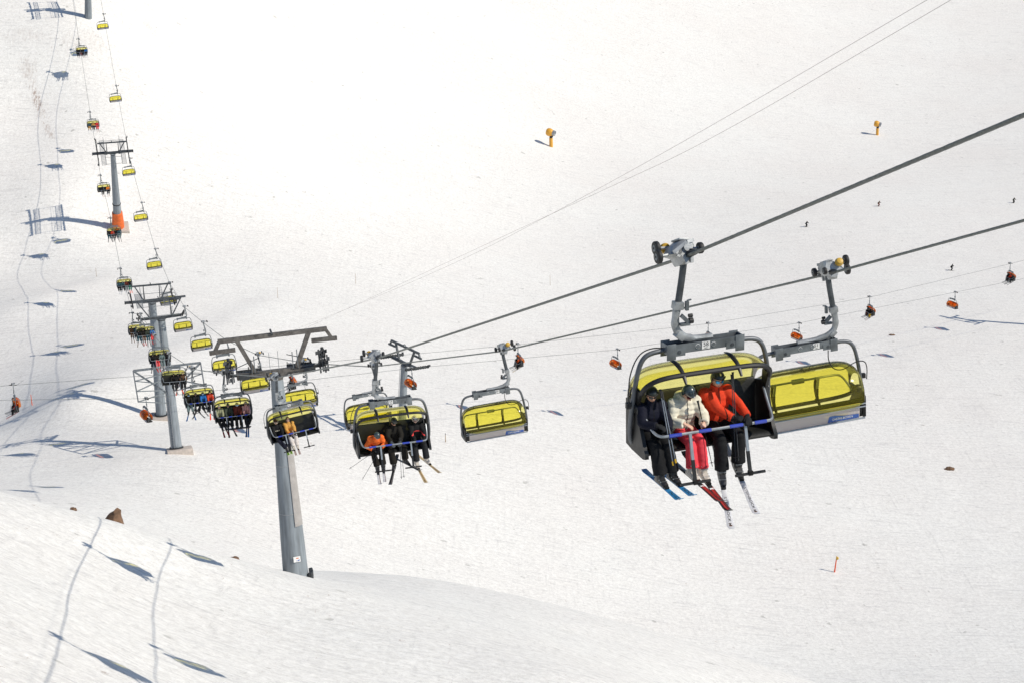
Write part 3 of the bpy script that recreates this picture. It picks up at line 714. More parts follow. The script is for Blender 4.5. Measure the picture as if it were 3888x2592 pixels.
def boot(J, s, mats):
    mb = MB(); A, f, u, sh = J['A', s], J['f', s], J['fu', s], J['shin', s]; sd = f.cross(u)
    mb.mi = 0
    pr = [(-.105, -.085, .042, .005), (-.10, -.02, .048, .06), (-.03, .0, .052, .085), (.05, -.01, .050, .07), (.12, -.035, .048, .045), (.18, -.055, .042, .028), (.205, -.07, .03, .015)]
    rs = []
    for d, _, w, h in pr:
        c = A+f*d-u*.09
        h *= 1.25; w *= 1.22; rs.append([c+sd*w*a+u*b for a, b in ((-1, 0), (-1, h*.5), (-.7, h), (.7, h), (1, h*.5), (1, 0))])
    mb.rings(rs)
    mb.tube([A-u*.04, A+sh*.05, A+sh*.14+f*.01, A+sh*.19+f*.012], [.070, .072, .076, .068], 12)
    mb.box(A+f*.05-u*.095, (.09, .30, .02), Matrix((sd, -f, u)).transposed())
    mb.mi = 1
    for t in (.05, .10): mb.box(A+sh*t+f*.070, (.11, .02, .014), Matrix((sd, -f, u)).transposed())
    for t in (.07, .12): mb.box(A+f*t-u*(.012+t*.25), (.11, .018, .014), Matrix((sd, -f, u)).transposed())
    mb.mi = 2
    for t in (-.075, .185): mb.box(A+f*t*1.12-u*.098, (.075, .09, .03), Matrix((sd, -f, u)).transposed(), bev=.006); mb.box(A+f*t*1.25-u*.078, (.05, .05, .035), Matrix((sd, -f, u)).transposed(), bev=.006)
    return mb
def ski(J, s, mats, L=1.65, text=None, tsize=.05, tpos=.5, style=None, back=.70, sx=1.0):
    mb = MB(); A, f, u = J['A', s], J['f', s], J['fu', s]; sd = f.cross(u); O = A-u*.122
    fr = L-back; n = 22; top = []; rs = []
    for i in range(n+1):
        t = i/n; d = -back+L*t
        w = .040+.021*((t-.42)/.58)**2 if t > .42 else .040+.014*((.42-t)/.42)**2
        if t > .975: w *= .62
        if t < .012: w *= .8
        z = .0 + (.055*((t-.9)/.1)**2 if t > .9 else 0) + (.012*((.05-t)/.05)**2 if t < .05 else 0)
        th = .007+.006*math.exp(-((t-.42)/.25)**2)
        c = O+f*d+u*z
        rs.append([c-sd*w+u*0, c+sd*w, c+sd*w+u*th*.6, c+sd*w*.86+u*th, c-sd*w*.86+u*th, c-sd*w+u*th*.6])
    mb.mi = 0; mb.rings(rs, True, True, True)
    mb.mi = 1; mb.box(O+f*.05+u*.02, (.062, .42, .016), Matrix((sd, -f, u)).transposed())
    def onto(d0, d1, w, mi, off=0.0, lift=.0025):
        mb.mi = mi; q = 6; ring0 = []
        a, b = [], []
        for i in range(q+1):
            d = d0+(d1-d0)*i/q; t = (d+back)/L; th = .007+.006*math.exp(-((t-.42)/.25)**2); z = (.055*((t-.9)/.1)**2 if t > .9 else 0)
            c = O+f*d+u*(z+th+lift)+sd*off; a.append(c-sd*w); b.append(c+sd*w)
        mb.rings([a, b], False, False, False)
    if style == 'red':
        onto(.33, .37, .034, 3); onto(.36, fr*.93, .014, 2, .008); onto(.30, fr*.93, .004, 2, -.024); onto(.40, fr*.6, .010, 2, -.004, .0035)
    if style == 'gold': onto(.25, fr*.9, .006, 2, .012); onto(.35, fr*.95, .005, 2, -.012)
    if style == 'edge': onto(.20, fr*.96, .007, 2, -.026)
    if style == 'two': onto(.2, fr*.95, .016, 2)
    if text:
        t = (tpos+back)/L; th = .007+.006*math.exp(-((t-.42)/.25)**2)
        add_text(mb, text, tsize, frame(O+f*tpos+u*(th+.003), f, -sd if sd.cross(f).dot(u) > 0 else sd, ), 2, .0004, 0, sx)
    if style == 'emblem':
        onto(fr*.86, fr*.93, .022, 3); onto(fr*.87, fr*.91, .010, 2, .004, .004)
    return mb
def board(J, mats):
    mb = MB(); A = (J['A', -1]+J['A', 1])/2; d = (J['A', 1]-J['A', -1]); d = d.normalized(); f = J['f', 1]; f = (f-d*f.dot(d)).normalized(); u = d.cross(f); u = u if u.z > 0 else -u
    O = A-u*.13+f*.05; rs = []
    for i in range(21):
        t = i/20*2-1; w = .14*(1-abs(t)**8)**.5 if abs(t) < 1 else .01; z = .05*max(0, abs(t)-.8)/.2
        c = O+d*t*.72+u*z
        rs.append([c-f*w, c+f*w, c+f*w+u*.012, c-f*w+u*.012])
    mb.rings(rs); return mb
def make_person(sp, label, group, chair=None, off=(0, 0, 0), det=2):
    """det 2: fingers and creases; det 1: medium distance"""
    J = joints(sp); m = lambda n: M[n]
    vox = (.0065, .012, .013) if det == 2 else (.015, .022, .022)
    mb = MB(); add_body(mb, J, True, det == 2)
    bare = sp.get('glove') is None
    if bare:
        for s in (-1, 1): hand(mb, J, s, 0, None, det == 2)
    me = remesh(mb, vox[0], 1 if det == 2 else 2, [m(sp.get('skin', 'skin')), M['lip'], M['hair']])
    inv = J['HR'].transposed(); HC = J['HC']
    for p in me.polygons:
        q = (inv @ (p.center-HC))/J['k']
        if q.y < -.06 and abs(q.x) < .024 and abs(q.z+.066) < .006: p.material_index = 1
        elif q.y < -.07 and abs(abs(q.x)-.032) < .018 and abs(q.z-.030) < .004 and det == 2: p.material_index = 2
    root = link('person', me)
    tag(root, label, 'person', group)
    mb = MB(); add_jacket(mb, J, sp.get('jg', .018), sp.get('hood', False))
    jm = remesh(mb, vox[1], 4, [m(sp['jacket']), M[sp.get('trim', 'black')], M[sp.get('trim2', 'white')]], sp.get('wr', .006 if det == 2 else .006), 9, sum(map(ord, label)) % 97)
    H, u, k = J['H'], J['u'], J['k']
    if sp.get('quilt'):
        for v in jm.vertices:
            z = (v.co-H).dot(u); v.co += v.normal*(.010*abs(math.sin(z*math.pi/.075))-.005)
    for p in jm.polygons:
        c = p.center-H; z = c.dot(u)/k; x = c.dot(J['side'])/k; y = c.dot(J['fw'])/k
        if sp.get('zip', True) and abs(x) < .007 and y > .05 and z < .56 and z > -.12 and p.normal.dot(J['fw']) > .2: p.material_index = 1
        if sp.get('chest_stripe') and abs(z-.34+.25*abs(x)) < .012 and y > .0 and abs(x) < .2: p.material_index = 2
        if sp.get('lettering') and abs(z-.27) < .028 and y > .05 and abs(x) < .11 and (int((x+1)*55) % 2 or abs(z-.27) < .018): p.material_index = 2
        if sp.get('stripe_bands') and (abs(z-.20) < .03 or abs(z-.02) < .035): p.material_index = 2
    jo = link('jacket', jm, root)
    mb = MB(); add_trousers(mb, J, sp.get('tg', .016)); link('trousers', remesh(mb, vox[2], 4, [m(sp['trousers'])], .006, 9, 3+sum(map(ord, label)) % 53), root)
    if not bare:
        for s in (-1, 1):
            mb = MB(); hand(mb, J, s, .016, None, det == 2)
            mb.tube([J['W', s]+(J['E', s]-J['W', s]).normalized()*.06, J['W', s]], [.050*k, .040*k], 10)
            link('glove', remesh(mb, .007 if det == 2 else .014, 2, [m(sp['glove'])]), root)
    hk = sp.get('helmet')
    if hk: helmet(J, 0).build('helmet', [m(hk), M['blackp']], root) if not sp.get('badge') else helmet(J, [0, 0, 0]).build('helmet', [m(hk), M['blackp'], M['white']], root)
    if sp.get('hairbag'):
        mb = MB(); mb.ball(HC+J['HR'] @ V3((0, .03, .01)), (.095, .10, .13), 16, 12)
        for s in (-1, 1): mb.tube([HC+J['HR'] @ V3((s*.075, .0, .04)), HC+J['HR'] @ V3((s*.088, .0, -.06)), J['N']+V3((s*.09, -.04, -.04))], [.03, .035, .03], 8)
        link('hair', remesh(mb, .012, 2, [M['hair']], .004, 30), root)
    if sp.get('glasses'): glasses(J).build('sunglasses', [m(sp['glasses']), M['blackp']], root)
    if sp.get('goggles'): glasses(J, True).build('goggles', [m(sp['goggles']), m(sp.get('gframe', 'white'))], root)
    for s in (-1, 1): boot(J, s, 0).build('ski_boot', [m(sp.get('boots', 'boot_k')), M['barm'] if det == 2 else M['galv'], M['blackp']], root)
    if sp.get('board'): board(J, 0).build('snowboard', [m(sp['board'])], root)
    elif sp.get('ski'):
        for s in (-1, 1):
            kw = dict(sp.get('ski_kw', {})); kw.update(sp.get('ski_side', {}).get(s, {}))
            o = ski(J, s, 0, **kw).build('ski', [m(sp['ski']), M['blackp'], m(sp.get('ski2', 'ink')), m(sp.get('ski3', 'white'))], root)
            if sp.get('ski_label'): o['label'] = sp['ski_label']
    if sp.get('extra'): sp['extra'](J, root)
    if chair is not None: root.matrix_world = chair.matrix_basis @ Matrix.Translation(V3(off))
    return root, J
_tiny = {}
def tiny_mesh(key, sp):
    if key in _tiny: return _tiny[key]
    J = joints(sp); mb = MB()
    mb.mi = 0; add_jacket(mb, J, .03, False, 10); mb.mi = 1; add_trousers(mb, J, .025)
    mb.mi = 3; add_head(mb, J, 10, 8); mb.mi = 2; mb.ball(J['HC']+J['HR'] @ V3((0, .012, .03)), (.105, .12, .115), 10, 8)
    for s in (-1, 1):
        mb.mi = 4; A, f, u = J['A', s], J['f', s], J['fu', s]
        mb.tube([A-f*.1-u*.05, A+f*.18-u*.06], .055, 6); mb.tube([A-u*.04, A+J['shin', s]*.16], .065, 6)
        mb.ball(J['W', s], .05, 6, 4)
        mb.mi = 5; O = A-u*.12
        if not sp.get('noski'): mb.bar(O-f*.7, O+f*.95, .09, .025, u)
    me = mb.mesh('tiny_person', [M['black'], M['black'], M['helm_k'], M['skin'], M['boot_k'], M['ski_black']])
    _tiny[key] = me; return me
def tiny_person(key, sp, mats, label, group, mtx):
    o = link('person', tiny_mesh(key, sp)); tag(o, label, 'person', group)
    for i, n in enumerate(mats):
        o.material_slots[i].link = 'OBJECT'; o.material_slots[i].material = M[n]
    o.matrix_world = mtx
    return o
def ski_pole(a, b, label, group=None, basket=True, mtx=None, color='dark', tip=None):
    mb = MB(); a = V3(a); b = V3(b); d = (b-a).normalized()
    mb.mi = 0; mb.tube([a+d*.05, b], [.008, .006], 6)
    mb.mi = 1; mb.tube([a-d*.06, a-d*.02, a+d*.07], [.021, .016, .015], 8)
    if basket: mb.lathe([(.008, -.006), (.038, 0), (.008, .006)], b-d*.06, 10, d.to_track_quat('Z', 'Y').to_matrix())
    if tip: mb.mi = 2; mb.tube([b-d*.06, b], .012, 6)
    o = mb.build('ski_pole', [M[color], M['rubber'], M['yel' if not tip else tip]])
    tag(o, label, 'ski pole', group)
    if mtx is not None: o.matrix_world = mtx
    return o
# ---------------------------------------------------------------- towers
def sheaves(parent, x, zc, Ln, n, pitch, tall=False):
    """sheave train along local Y, rope running on top of the wheels"""
    Rm = Matrix.Rotation(R_(pitch), 3, 'X')
    P = lambda a, b, c: V3((x, 0, zc))+Rm @ V3((a, b, c))
    mb = MB(); mb.mi = 0
    for dx in (-.07, .07): mb.bar(P(dx, -Ln/2, -.30), P(dx, Ln/2, -.30), .025, .16)
    k = n//2
    for i in range(k):
        y = -Ln/2+Ln*(i+.5)/k
        for dx in (-.09, .09): mb.bar(P(dx, y-Ln/n*.6, -.19), P(dx, y+Ln/n*.6, -.19), .022, .10)
    mb.bar(P(.06, 0, -.32), P(.06-math.copysign(.75, x), 0, -.36), .14, .16)
    for y in (-Ln*.48, Ln*.48): mb.box(P(math.copysign(.17, x), y, -.05), (.16, .28, .22), Rm)
    if tall:
        for dx in (-.15, .15): mb.bar(P(dx, -Ln*.45, .42), P(dx, Ln*.45, .42), .05, .2); mb.bar(P(dx, 0, -.80), P(dx, 0, .6), .06, .34, (0, 1, 0)); mb.bar(P(dx, -Ln*.42, -.75), P(dx, -Ln*.42, .2), .06, .25, (0, 1, 0))
        mb.box(P(0, -Ln*.42, -.62), (.16, .3, .22), Rm); mb.box(P(0, -Ln*.2, .60), (.18, .22, .2), Rm, bev=.05)
    t = mb.build('sheave_train', [M['dark']], parent)
    for i in range(n):
        y = -Ln/2+Ln*(i+.5)/n; w = MB(); rot = Rm @ Matrix.Rotation(R_(90), 3, 'Y')
        w.mi = 0; w.lathe([(.19, -.05), (.225, -.05), (.20, -.02), (.20, .02), (.225, .05), (.19, .05)], P(0, y, -.225), 16, rot)
        w.mi = 1; w.lathe([(.13, -.056), (.13, .056)], P(0, y, -.225), 12, rot)
        w.build('sheave', [M['rubber'], M['galv']], t)
        if tall and i % 2 == 0:
            w = MB(); w.mi = 0; w.lathe([(.19, -.05), (.225, -.05), (.20, -.02), (.20, .02), (.225, .05), (.19, .05)], P(0, y, .27), 16, rot); w.mi = 1; w.lathe([(.13, -.056), (.13, .056)], P(0, y, .27), 12, rot); w.build('sheave', [M['rubber'], M['galv']], t)
    return t
def lift_tower(label, base, top, yaw, gauge, arm, gan, r0, r1, group, cat='lift tower', z_rope=.35, Ln=3.2, n=8, pitch=(0, 0), catwalk=0, opts=()):
    base = V3(base); top = V3(top); ax = (top-base).normalized(); H = (top-base).length
    root = thing('lift_tower', label, cat, base, 0, group)
    X = V3((math.cos(yaw), math.sin(yaw), 0)); X = (X-ax*X.dot(ax)).normalized(); Y = ax.cross(X)
    root.rotation_mode = 'QUATERNION'; root.rotation_quaternion = Matrix((X, Y, ax)).transposed().to_quaternion()
    tr = MB(); ns = 16; segs = 5
    prof = [(r0+(r1-r0)*i/segs, -1.5 if i == 0 else H*i/segs) for i in range(segs+1)]
    prof[-1] = (r1, H-.25)
    tr.mi = 0; tr.lathe(prof, n=ns)
    tr.mi = 1
    for f in (.33, .56, .74, .92):
        r = r0+(r1-r0)*f; tr.lathe([(r+.003, H*f-.02), (r+.010, H*f-.012), (r+.010, H*f+.012), (r+.003, H*f+.02)], n=ns, caps=False)
    trunk = tr.build('trunk', [M['trunk'], M['galvl']], root)
    ca = MB(); ca.mi = 0; hw = arm/2
    for s in (-1, 1):
        ca.rings([[V3((s*x, a, H+b)) for a, b in ((-.17, -h), (.17, -h), (.17, .16), (-.17, .16))] for x, h in ((.0, .34), (.35, .32), (.7, .2), (hw, .14))], True, True, False)
    ca.lathe([(r1*.98, H-.5), (r1*1.15, H-.3)], n=16)
    for s in (-1, 1):
        ca.box((s*hw*.98, 0, H-.0), (.10, .42, .40))
        for d in (-.32, .32): ca.bar((s*hw*.35, d, H+.05), (s*hw*.98, d, H+.05), .10, .10)
    arm_o = ca.build('crossarm', [M['brown'] if 'brown' in opts else M['galvd']], root)
    zg = gan[1]; wg = gan[0]/2; gt = MB(); hh = H+zg
    gt.bar((-wg, 0, hh), (wg, 0, hh), .26 if gan[0] > 6 else .2, .26 if gan[0] > 6 else .2)
    if 'stub' in opts:
        for s in (-1, 1):
            gt.bar((s*wg*.98, 0, hh-.05), (s*wg*1.08, 0, hh-.62), .2, .2); gt.bar((s*wg*.70, 0, hh-.60), (s*wg*1.17, 0, hh-.62), .22, .24)
            gt.bar((s*wg*.66, 0, hh-.08), (s*wg*.38, 0, H+.12), .25, .25)
    else:
        for s in (-1, 1):
            gt.bar((s*wg*.83, 0, hh-.06), (s*wg*.43, 0, H+.12), .15, .15)
            gt.bar((s*wg*.40, .06, hh-.06), (s*wg*.40, .06, H+.1), .09, .09); gt.bar((s*wg*.36, -.5, H+.1), (s*wg*.40, .06, hh-.06), .05, .05)
    gt.build('gantry', M['brown'] if 'brown' in opts else M['galvd'], root)
    pu = MB(); pu.mi = 0; pu.lathe([(.18, -.05), (.2, -.03), (.2, .03), (.18, .05)], (-.08, -.06, hh+.20), 16, Matrix.Rotation(R_(75), 3, 'Y')); pu.bar((-.08, 0, hh+.2), (.05, 0, hh-.1), .06, .06)
    pu.mi = 1; pu.lathe([(.09, -.06), (.09, .06)], (-.08, -.06, hh+.20), 12, Matrix.Rotation(R_(75), 3, 'Y'))
    pu.build('pulley', [M['galvd'], M['galvl']], root)
    for s, p in ((-1, pitch[0]), (1, pitch[1])): sheaves(root, s*gauge/2, H+z_rope, Ln, n, p, 'rods' in opts)
    hr = MB()
    for x, z0, hgt, r in ((-1.42, .1, .85, .022), (-1.25, .1, 1.05, .030), (-.36, .2, 1.05, .013), (.16, .2, 1.1, .014), (1.0, .1, 1.05, .028), (1.28, .1, 1.15, .030)):
        if 'rods' in opts: hr.tube([(x, -.25, H+z0-.2), (x, -.25, H+z0+hgt)], r, 6)
    if 'rods' in opts: hr.build('handrail_post', M['galv'], root)
    if 'rods' in opts:
        for s in (-1, 1):
            pf = MB()
            for y in (.25, .95):
                pf.bar((s*.75, y, H+.02), (s*2.25, y, H+.02), .06, .22)
            for i in range(9): pf.bar((s*(.78+i*.18), .25, H+.06), (s*(.78+i*.18), .95, H+.06), .09, .03)
            for x in (.8, 1.5, 2.2): pf.bar((s*x, .95, H), (s*x, .95, H+.28), .04, .04)
            pf.bar((s*.8, .95, H+.75), (s*2.2, .95, H+.28), .04, .04); pf.box((s*1.9, -.3, H-.02), (.6, .2, .3)); pf.box((s*1.15, -.28, H+.05), (.3, .14, .22))
            pf.build('service_platform', M['dark'], root)
    if catwalk:
        for s in (-1, 1):
            cw = MB(); x = s*(gauge/2-.95); Rm = Matrix.Rotation(R_(pitch[0]*.8), 3, 'X')
            P = lambda a, b, c: V3((x, 0, H+.1))+Rm @ V3((a, b, c))
            for d in (-.38, .38): cw.bar(P(d, -catwalk/2, -.05), P(d, catwalk/2, -.05), .05, .10)
            q = int(catwalk/.32)
            for i in range(q+1): cw.bar(P(-.38, -catwalk/2+catwalk*i/q, -.02), P(.38, -catwalk/2+catwalk*i/q, -.02), .10, .03)
            for y in (-catwalk/2, 0, catwalk/2): cw.bar(P(-s*.38, y, 0), P(-s*.38, y, 1.0), .035, .035)
            cw.bar(P(-s*.38, -catwalk/2, 1.0), P(-s*.38, catwalk/2, 1.0), .035, .035); cw.bar(P(-s*.38, -catwalk/2, .5), P(-s*.38, catwalk/2, .5), .025, .025)
            cw.bar(P(0, -.3, -.08), P(-s*.8, -.3, -.3), .08, .08)
            cw.build('catwalk', M['galv'], root)
        rl = MB()
        for y in (-catwalk*.48, -catwalk*.2, catwalk*.48):
            Rm = Matrix.Rotation(R_(pitch[0]*.8), 3, 'X'); a = V3((-(gauge/2-1.3), 0, H+.1))+Rm @ V3((0, y, 0)); b = V3((gauge/2-1.3, 0, H+.1))+Rm @ V3((0, y, 0)); rl.bar(a, b, .05, .05)
        rl.build('walkway_rail', M['galv'], root)
    if 'ladder' in opts:
        ld = MB(); a = -1 if 'lad_left' in opts else 1
        b0 = V3((-(r0+.10)*.55, -(r0+.10)*.85, .2)); b1 = V3((-(r1+.10)*.55, -(r1+.10)*.85, H-.4)); dx = V3((.16, -.10, 0))
        for s in (-1, 1): ld.tube([b0+dx*s, b1+dx*s], .025, 5)
        q = int(H/.35)
        for i in range(q): c = b0+(b1-b0)*i/q; ld.tube([c-dx, c+dx], .014, 4)
        ld.build('ladder', M['galvl'], root)
    if 'flange' in opts:
        fl = MB(); fl.lathe([(r0*1.02, .0), (r0*1.22, .02), (r0*1.24, .14), (r0*1.04, .18)], n=20)
        for i in range(12): fl.box(((r0*1.16)*math.cos(i*.524), (r0*1.16)*math.sin(i*.524), .2), (.06, .06, .18))
        fl.build('base_flange', M['dark'], root)
        fo = MB(); fo.box((.35, -.1, -.55), (3.2, 3.2, 1.1), bev=.05); fo.build('foundation', M['conc'], root)
    return root, H
def marker_pole(label, p, hgt, lean, mats, r=.03, cat='marker pole', group=None, kind='marker_pole'):
    mb = MB(); d = V3((math.sin(R_(lean)), 0, math.cos(R_(lean)))); p = V3(p)
    mb.mi = 0; mb.tube([d*-.3, d*hgt*.5, d*hgt*.80], [r, r*.85, r*.7], 8)
    mb.mi = 1; mb.tube([d*hgt*.78, d*hgt], [r*.8, r*.55], 8)
    if kind == 'flagged': mb.ball(d*hgt*.86+V3((r*1.4, 0, 0)), (r*1.6, r*1.3, r*2.2), 8, 6)
    o = mb.build('marker_pole', mats, None, p); tag(o, label, cat, group); return o
def pointed_rock(label, p):
    bm = bmesh.new()
    V = [(-.95, .1, -.3), (-.55, -.25, -.3), (.1, -.4, -.35), (.42, -.2, -.35), (.46, .2, -.3), (.0, .45, -.3), (-.35, .02, .22), (.02, -.12, .62), (.24, -.04, .74), (.34, .08, .55), (-.1, .2, .45), (-.62, .1, .06), (.05, -.28, .2), (.38, -.12, .2)]
    for v in V: bm.verts.new(v)
    bmesh.ops.convex_hull(bm, input=bm.verts[:])
    bmesh.ops.subdivide_edges(bm, edges=bm.edges[:], cuts=3, use_grid_fill=True)
    for v in bm.verts: v.co += V3((noise.noise(v.co*3), noise.noise(v.co*3+V3((5, 0, 0))), noise.noise(v.co*3+V3((0, 7, 0)))))*.07
    me = bpy.data.meshes.new('rock'); bm.to_mesh(me); bm.free(); me.materials.append(M['rock'])
    o = link('rock', me, None, p); tag(o, label, 'rock'); return o
def rock(label, p, pts, group=None, seed=0, snow=0):
    bm = bmesh.new(); bmesh.ops.create_icosphere(bm, subdivisions=4, radius=1)
    sx, sy, sz = pts
    for v in bm.verts:
        c = v.co.copy(); n = noise.noise(c*1.6+V3((seed, 0, 0)))*.35+noise.noise(c*4+V3((0, seed, 0)))*.16+noise.noise(c*9+V3((0, seed, 3)))*.06
        c = c*(1+n); tip = max(0, c.z)
        if seed == 1: c.x += .35*tip; c.x *= 1-.35*tip; c.y *= 1-.2*tip
        v.co = V3((c.x*sx, c.y*sy, c.z*sz))
    me = bpy.data.meshes.new('rock'); bm.to_mesh(me); bm.free(); me.materials.append(M['rock'])
    o = link('rock', me, None, p); tag(o, label, 'rock', group); return o
def snow_gun(label, p, scale, yaw):
    root = thing('snow_gun', label, 'snow gun', p, yaw, 'snow guns beside the piste'); root.scale = (scale,)*3
    MB().lathe([(.46, -1.2), (.46, 1.4), (.46, 2.2), (.42, 2.3)], n=16).build('mast', M['gun'], root)
    nk = MB(); nk.lathe([(.34, 2.25), (.38, 2.4), (.36, 2.75), (.40, 3.05), (.46, 3.2)], n=16); nk.box((0, -.35, 2.75), (.3, .35, .5)); nk.box((.2, .2, 2.7), (.4, .3, .4), bev=.04)
    nk.build('swivel', M['blackp'], root)
    Rm = Matrix.Rotation(R_(100), 3, 'X'); c = V3((0, 0, 3.65))
    b = MB(); b.lathe([(.30, -1.15), (.75, -1.1), (.98, -.75), (1.0, -.2), (.86, .25), (.70, .5)], c, 20, Rm); b.build('fan_housing', M['gun'], root)
    n_ = MB(); n_.mi = 0; n_.lathe([(.66, .5), (.70, .62), (.68, 1.15), (.60, 1.2), (.56, 1.15), (.50, .6)], c, 20, Rm, caps=False)
    n_.mi = 1; n_.lathe([(.52, .72), (.1, .66)], c, 20, Rm); n_.lathe([(.12, .5), (.12, .95), (.02, 1.05)], c, 12, Rm)
    n_.build('nozzle_ring', [M['galvl'], M['dark']], root)
    return root
EXPO = -0.05
# ---------------------------------------------------------------- camera, world, sun
cd = bpy.data.cameras.new('camera'); co = bpy.data.objects.new('camera', cd); col.objects.link(co)
cd.sensor_width = 36; cd.lens = 36*4300/2352; cd.clip_start = .5; cd.clip_end = 4000
Rv, Uv, Fv = V3((.99939, -.01136, -.033)), V3((.0349, .32537, .94494)), V3((0, .94552, -.32557))
co.matrix_world = Matrix((Rv, Uv, -Fv)).transposed().to_4x4()
scn.camera = co
w = bpy.data.worlds.new('World'); scn.world = w; w.use_nodes = True
SUN_EL = math.atan(1/math.hypot(SUN_A, SUN_B)); sd_ = V3((-SUN_A, -SUN_B, 1)).normalized()     # towards the sun
sk = w.node_tree.nodes.new('ShaderNodeTexSky'); sk.sky_type = 'NISHITA'; sk.sun_disc = False; sk.sun_elevation = SUN_EL
sk.sun_rotation = math.atan2(sd_.x, sd_.y); sk.altitude = 2200; sk.dust_density = .4; sk.ozone_density = 1.2
bg = w.node_tree.nodes['Background']; w.node_tree.links.new(sk.outputs[0], bg.inputs[0]); bg.inputs[1].default_value = .115
sl = bpy.data.lights.new('sun', 'SUN'); sl.energy = 4.3; sl.angle = R_(.53); sl.color = (1, .93, .81)
so = bpy.data.objects.new('sun', sl); col.objects.link(so); so.rotation_euler = sd_.to_track_quat('Z', 'Y').to_euler()
scn.view_settings.view_transform = 'Standard'; scn.view_settings.look = 'None'; scn.view_settings.exposure = EXPO; scn.view_settings.gamma = 1
scn.cycles.max_bounces = 8; scn.cycles.transparent_max_bounces = 16; scn.cycles.use_denoising = True

# ---------------------------------------------------------------- snow
def build_snow():
    ys = [8.0]
    while ys[-1] < 860: ys.append(ys[-1]+max(.55, ys[-1]*.0085))
    nx = 230; X = []; Y = []
    for y in ys:
        lo, hi = -.36*y-55, .38*y+70
        for i in range(nx): X.append(lo+(hi-lo)*i/(nx-1)); Y.append(y)
    X = np.array(X); Y = np.array(Y); Z = height(X, Y)
    Z += np.array([.10*noise.noise((x*.16, y*.16, 0))+.05*noise.noise((x*.5, y*.5, 3))+(.07*noise.noise((x*1.1, y*1.1, 5)) if y < 130 else 0) for x, y in zip(X, Y)])
    me = bpy.data.meshes.new('snow_slope')
    n = len(ys); fs = [(j*nx+i, j*nx+i+1, (j+1)*nx+i+1, (j+1)*nx+i) for j in range(n-1) for i in range(nx-1)]
    me.from_pydata(np.stack([X, Y, Z], -1).tolist(), [], fs); me.materials.append(M['snow'])
    for p in me.polygons: p.use_smooth = True
    o = link('snow_ground', me); o['kind'] = 'structure'; o['label'] = 'white groomed snow slope'
build_snow()
def gz(x, y): return float(height(x, y)[0])

# ---------------------------------------------------------------- ropes
def rope(name, pts, r, m, label, cat, twist=False):
    if twist:
        mb = MB(); P = [V3(p) for p in pts]
        # six laid strands in the part near the camera
        L = [0]
        for a, b in zip(P[:-1], P[1:]): L.append(L[-1]+(b-a).length)
        def at(d):
            for i in range(len(P)-1):
                if d <= L[i+1]: return P[i]+(P[i+1]-P[i])*((d-L[i])/(L[i+1]-L[i])), (P[i+1]-P[i]).normalized()
            return P[-1], (P[-1]-P[-2]).normalized()
        D = twist; st = .032; N = int(D/st)
        for k in range(6):
            q = []
            for i in range(N+1):
                c, t = at(i*st); s = t.cross(V3((0, 0, 1))).normalized(); u = s.cross(t)
                a = 2*math.pi*(k/6)+i*st/.22*2*math.pi
                q.append(c+(s*math.cos(a)+u*math.sin(a))*r*.66)
            mb.tube(q, r*.36, 5)
        rest = [at(D)[0]]+[p for p, l in zip(P, L) if l > D]
        mb.tube(rest, r, 8); mb.tube([at(i*1.0)[0] for i in range(int(D)+1)], r*.62, 6)
    else:
        mb = MB(); mb.tube(pts, r, 6)
    o = mb.build(name, m); tag(o, label, cat); return o
GL = {'c58': (2.558, 25.60, -7.86), 'c52': (-4.025, 52.3, -18.4), 'C': (-10.6, 78.6, -28.4), 'D': (-17.3, 105.5, -37.7), 'E': (-24.2, 133.1, -47.1), 'F': (-31.6, 162.8, -56.1), 'G': (-37.6, 187.1, -62.4), 'H': (-44.8, 215.7, -69.2), 'I': (-51.4, 242.2, -77.5), 'J': (-58.7, 271.7, -79.8), 'K': (-64.4, 294.6, -78), 'L': (-72.4, 326.4, -78.5), 'M': (-78.8, 352.1, -72.2), 'N': (-85.3, 378.3, -62.6)}
GR = {'r57': (6.1, 34.4, -10.7), 'r51': (-.3, 60.3, -21.1), 'r3': (-6.9, 86.5, -30.8), 'r4': (-13.3, 112.4, -39.6), 'r5': (-20.1, 139.4, -48.4), 'r6': (-26.7, 166.1, -56.1), 'r7': (-33.3, 192.5, -62.9), 'r8': (-40.3, 220.5, -70), 'r9': (-46.9, 247.2, -74.9), 'r10': (-53.7, 274.2, -77.7), 'r11': (-60.6, 302.1, -77.5), 'r12': (-67.7, 330.3, -76.5), 'r13': (-74.2, 356.5, -68.3), 'r14': (-80.8, 383, -58.5)}
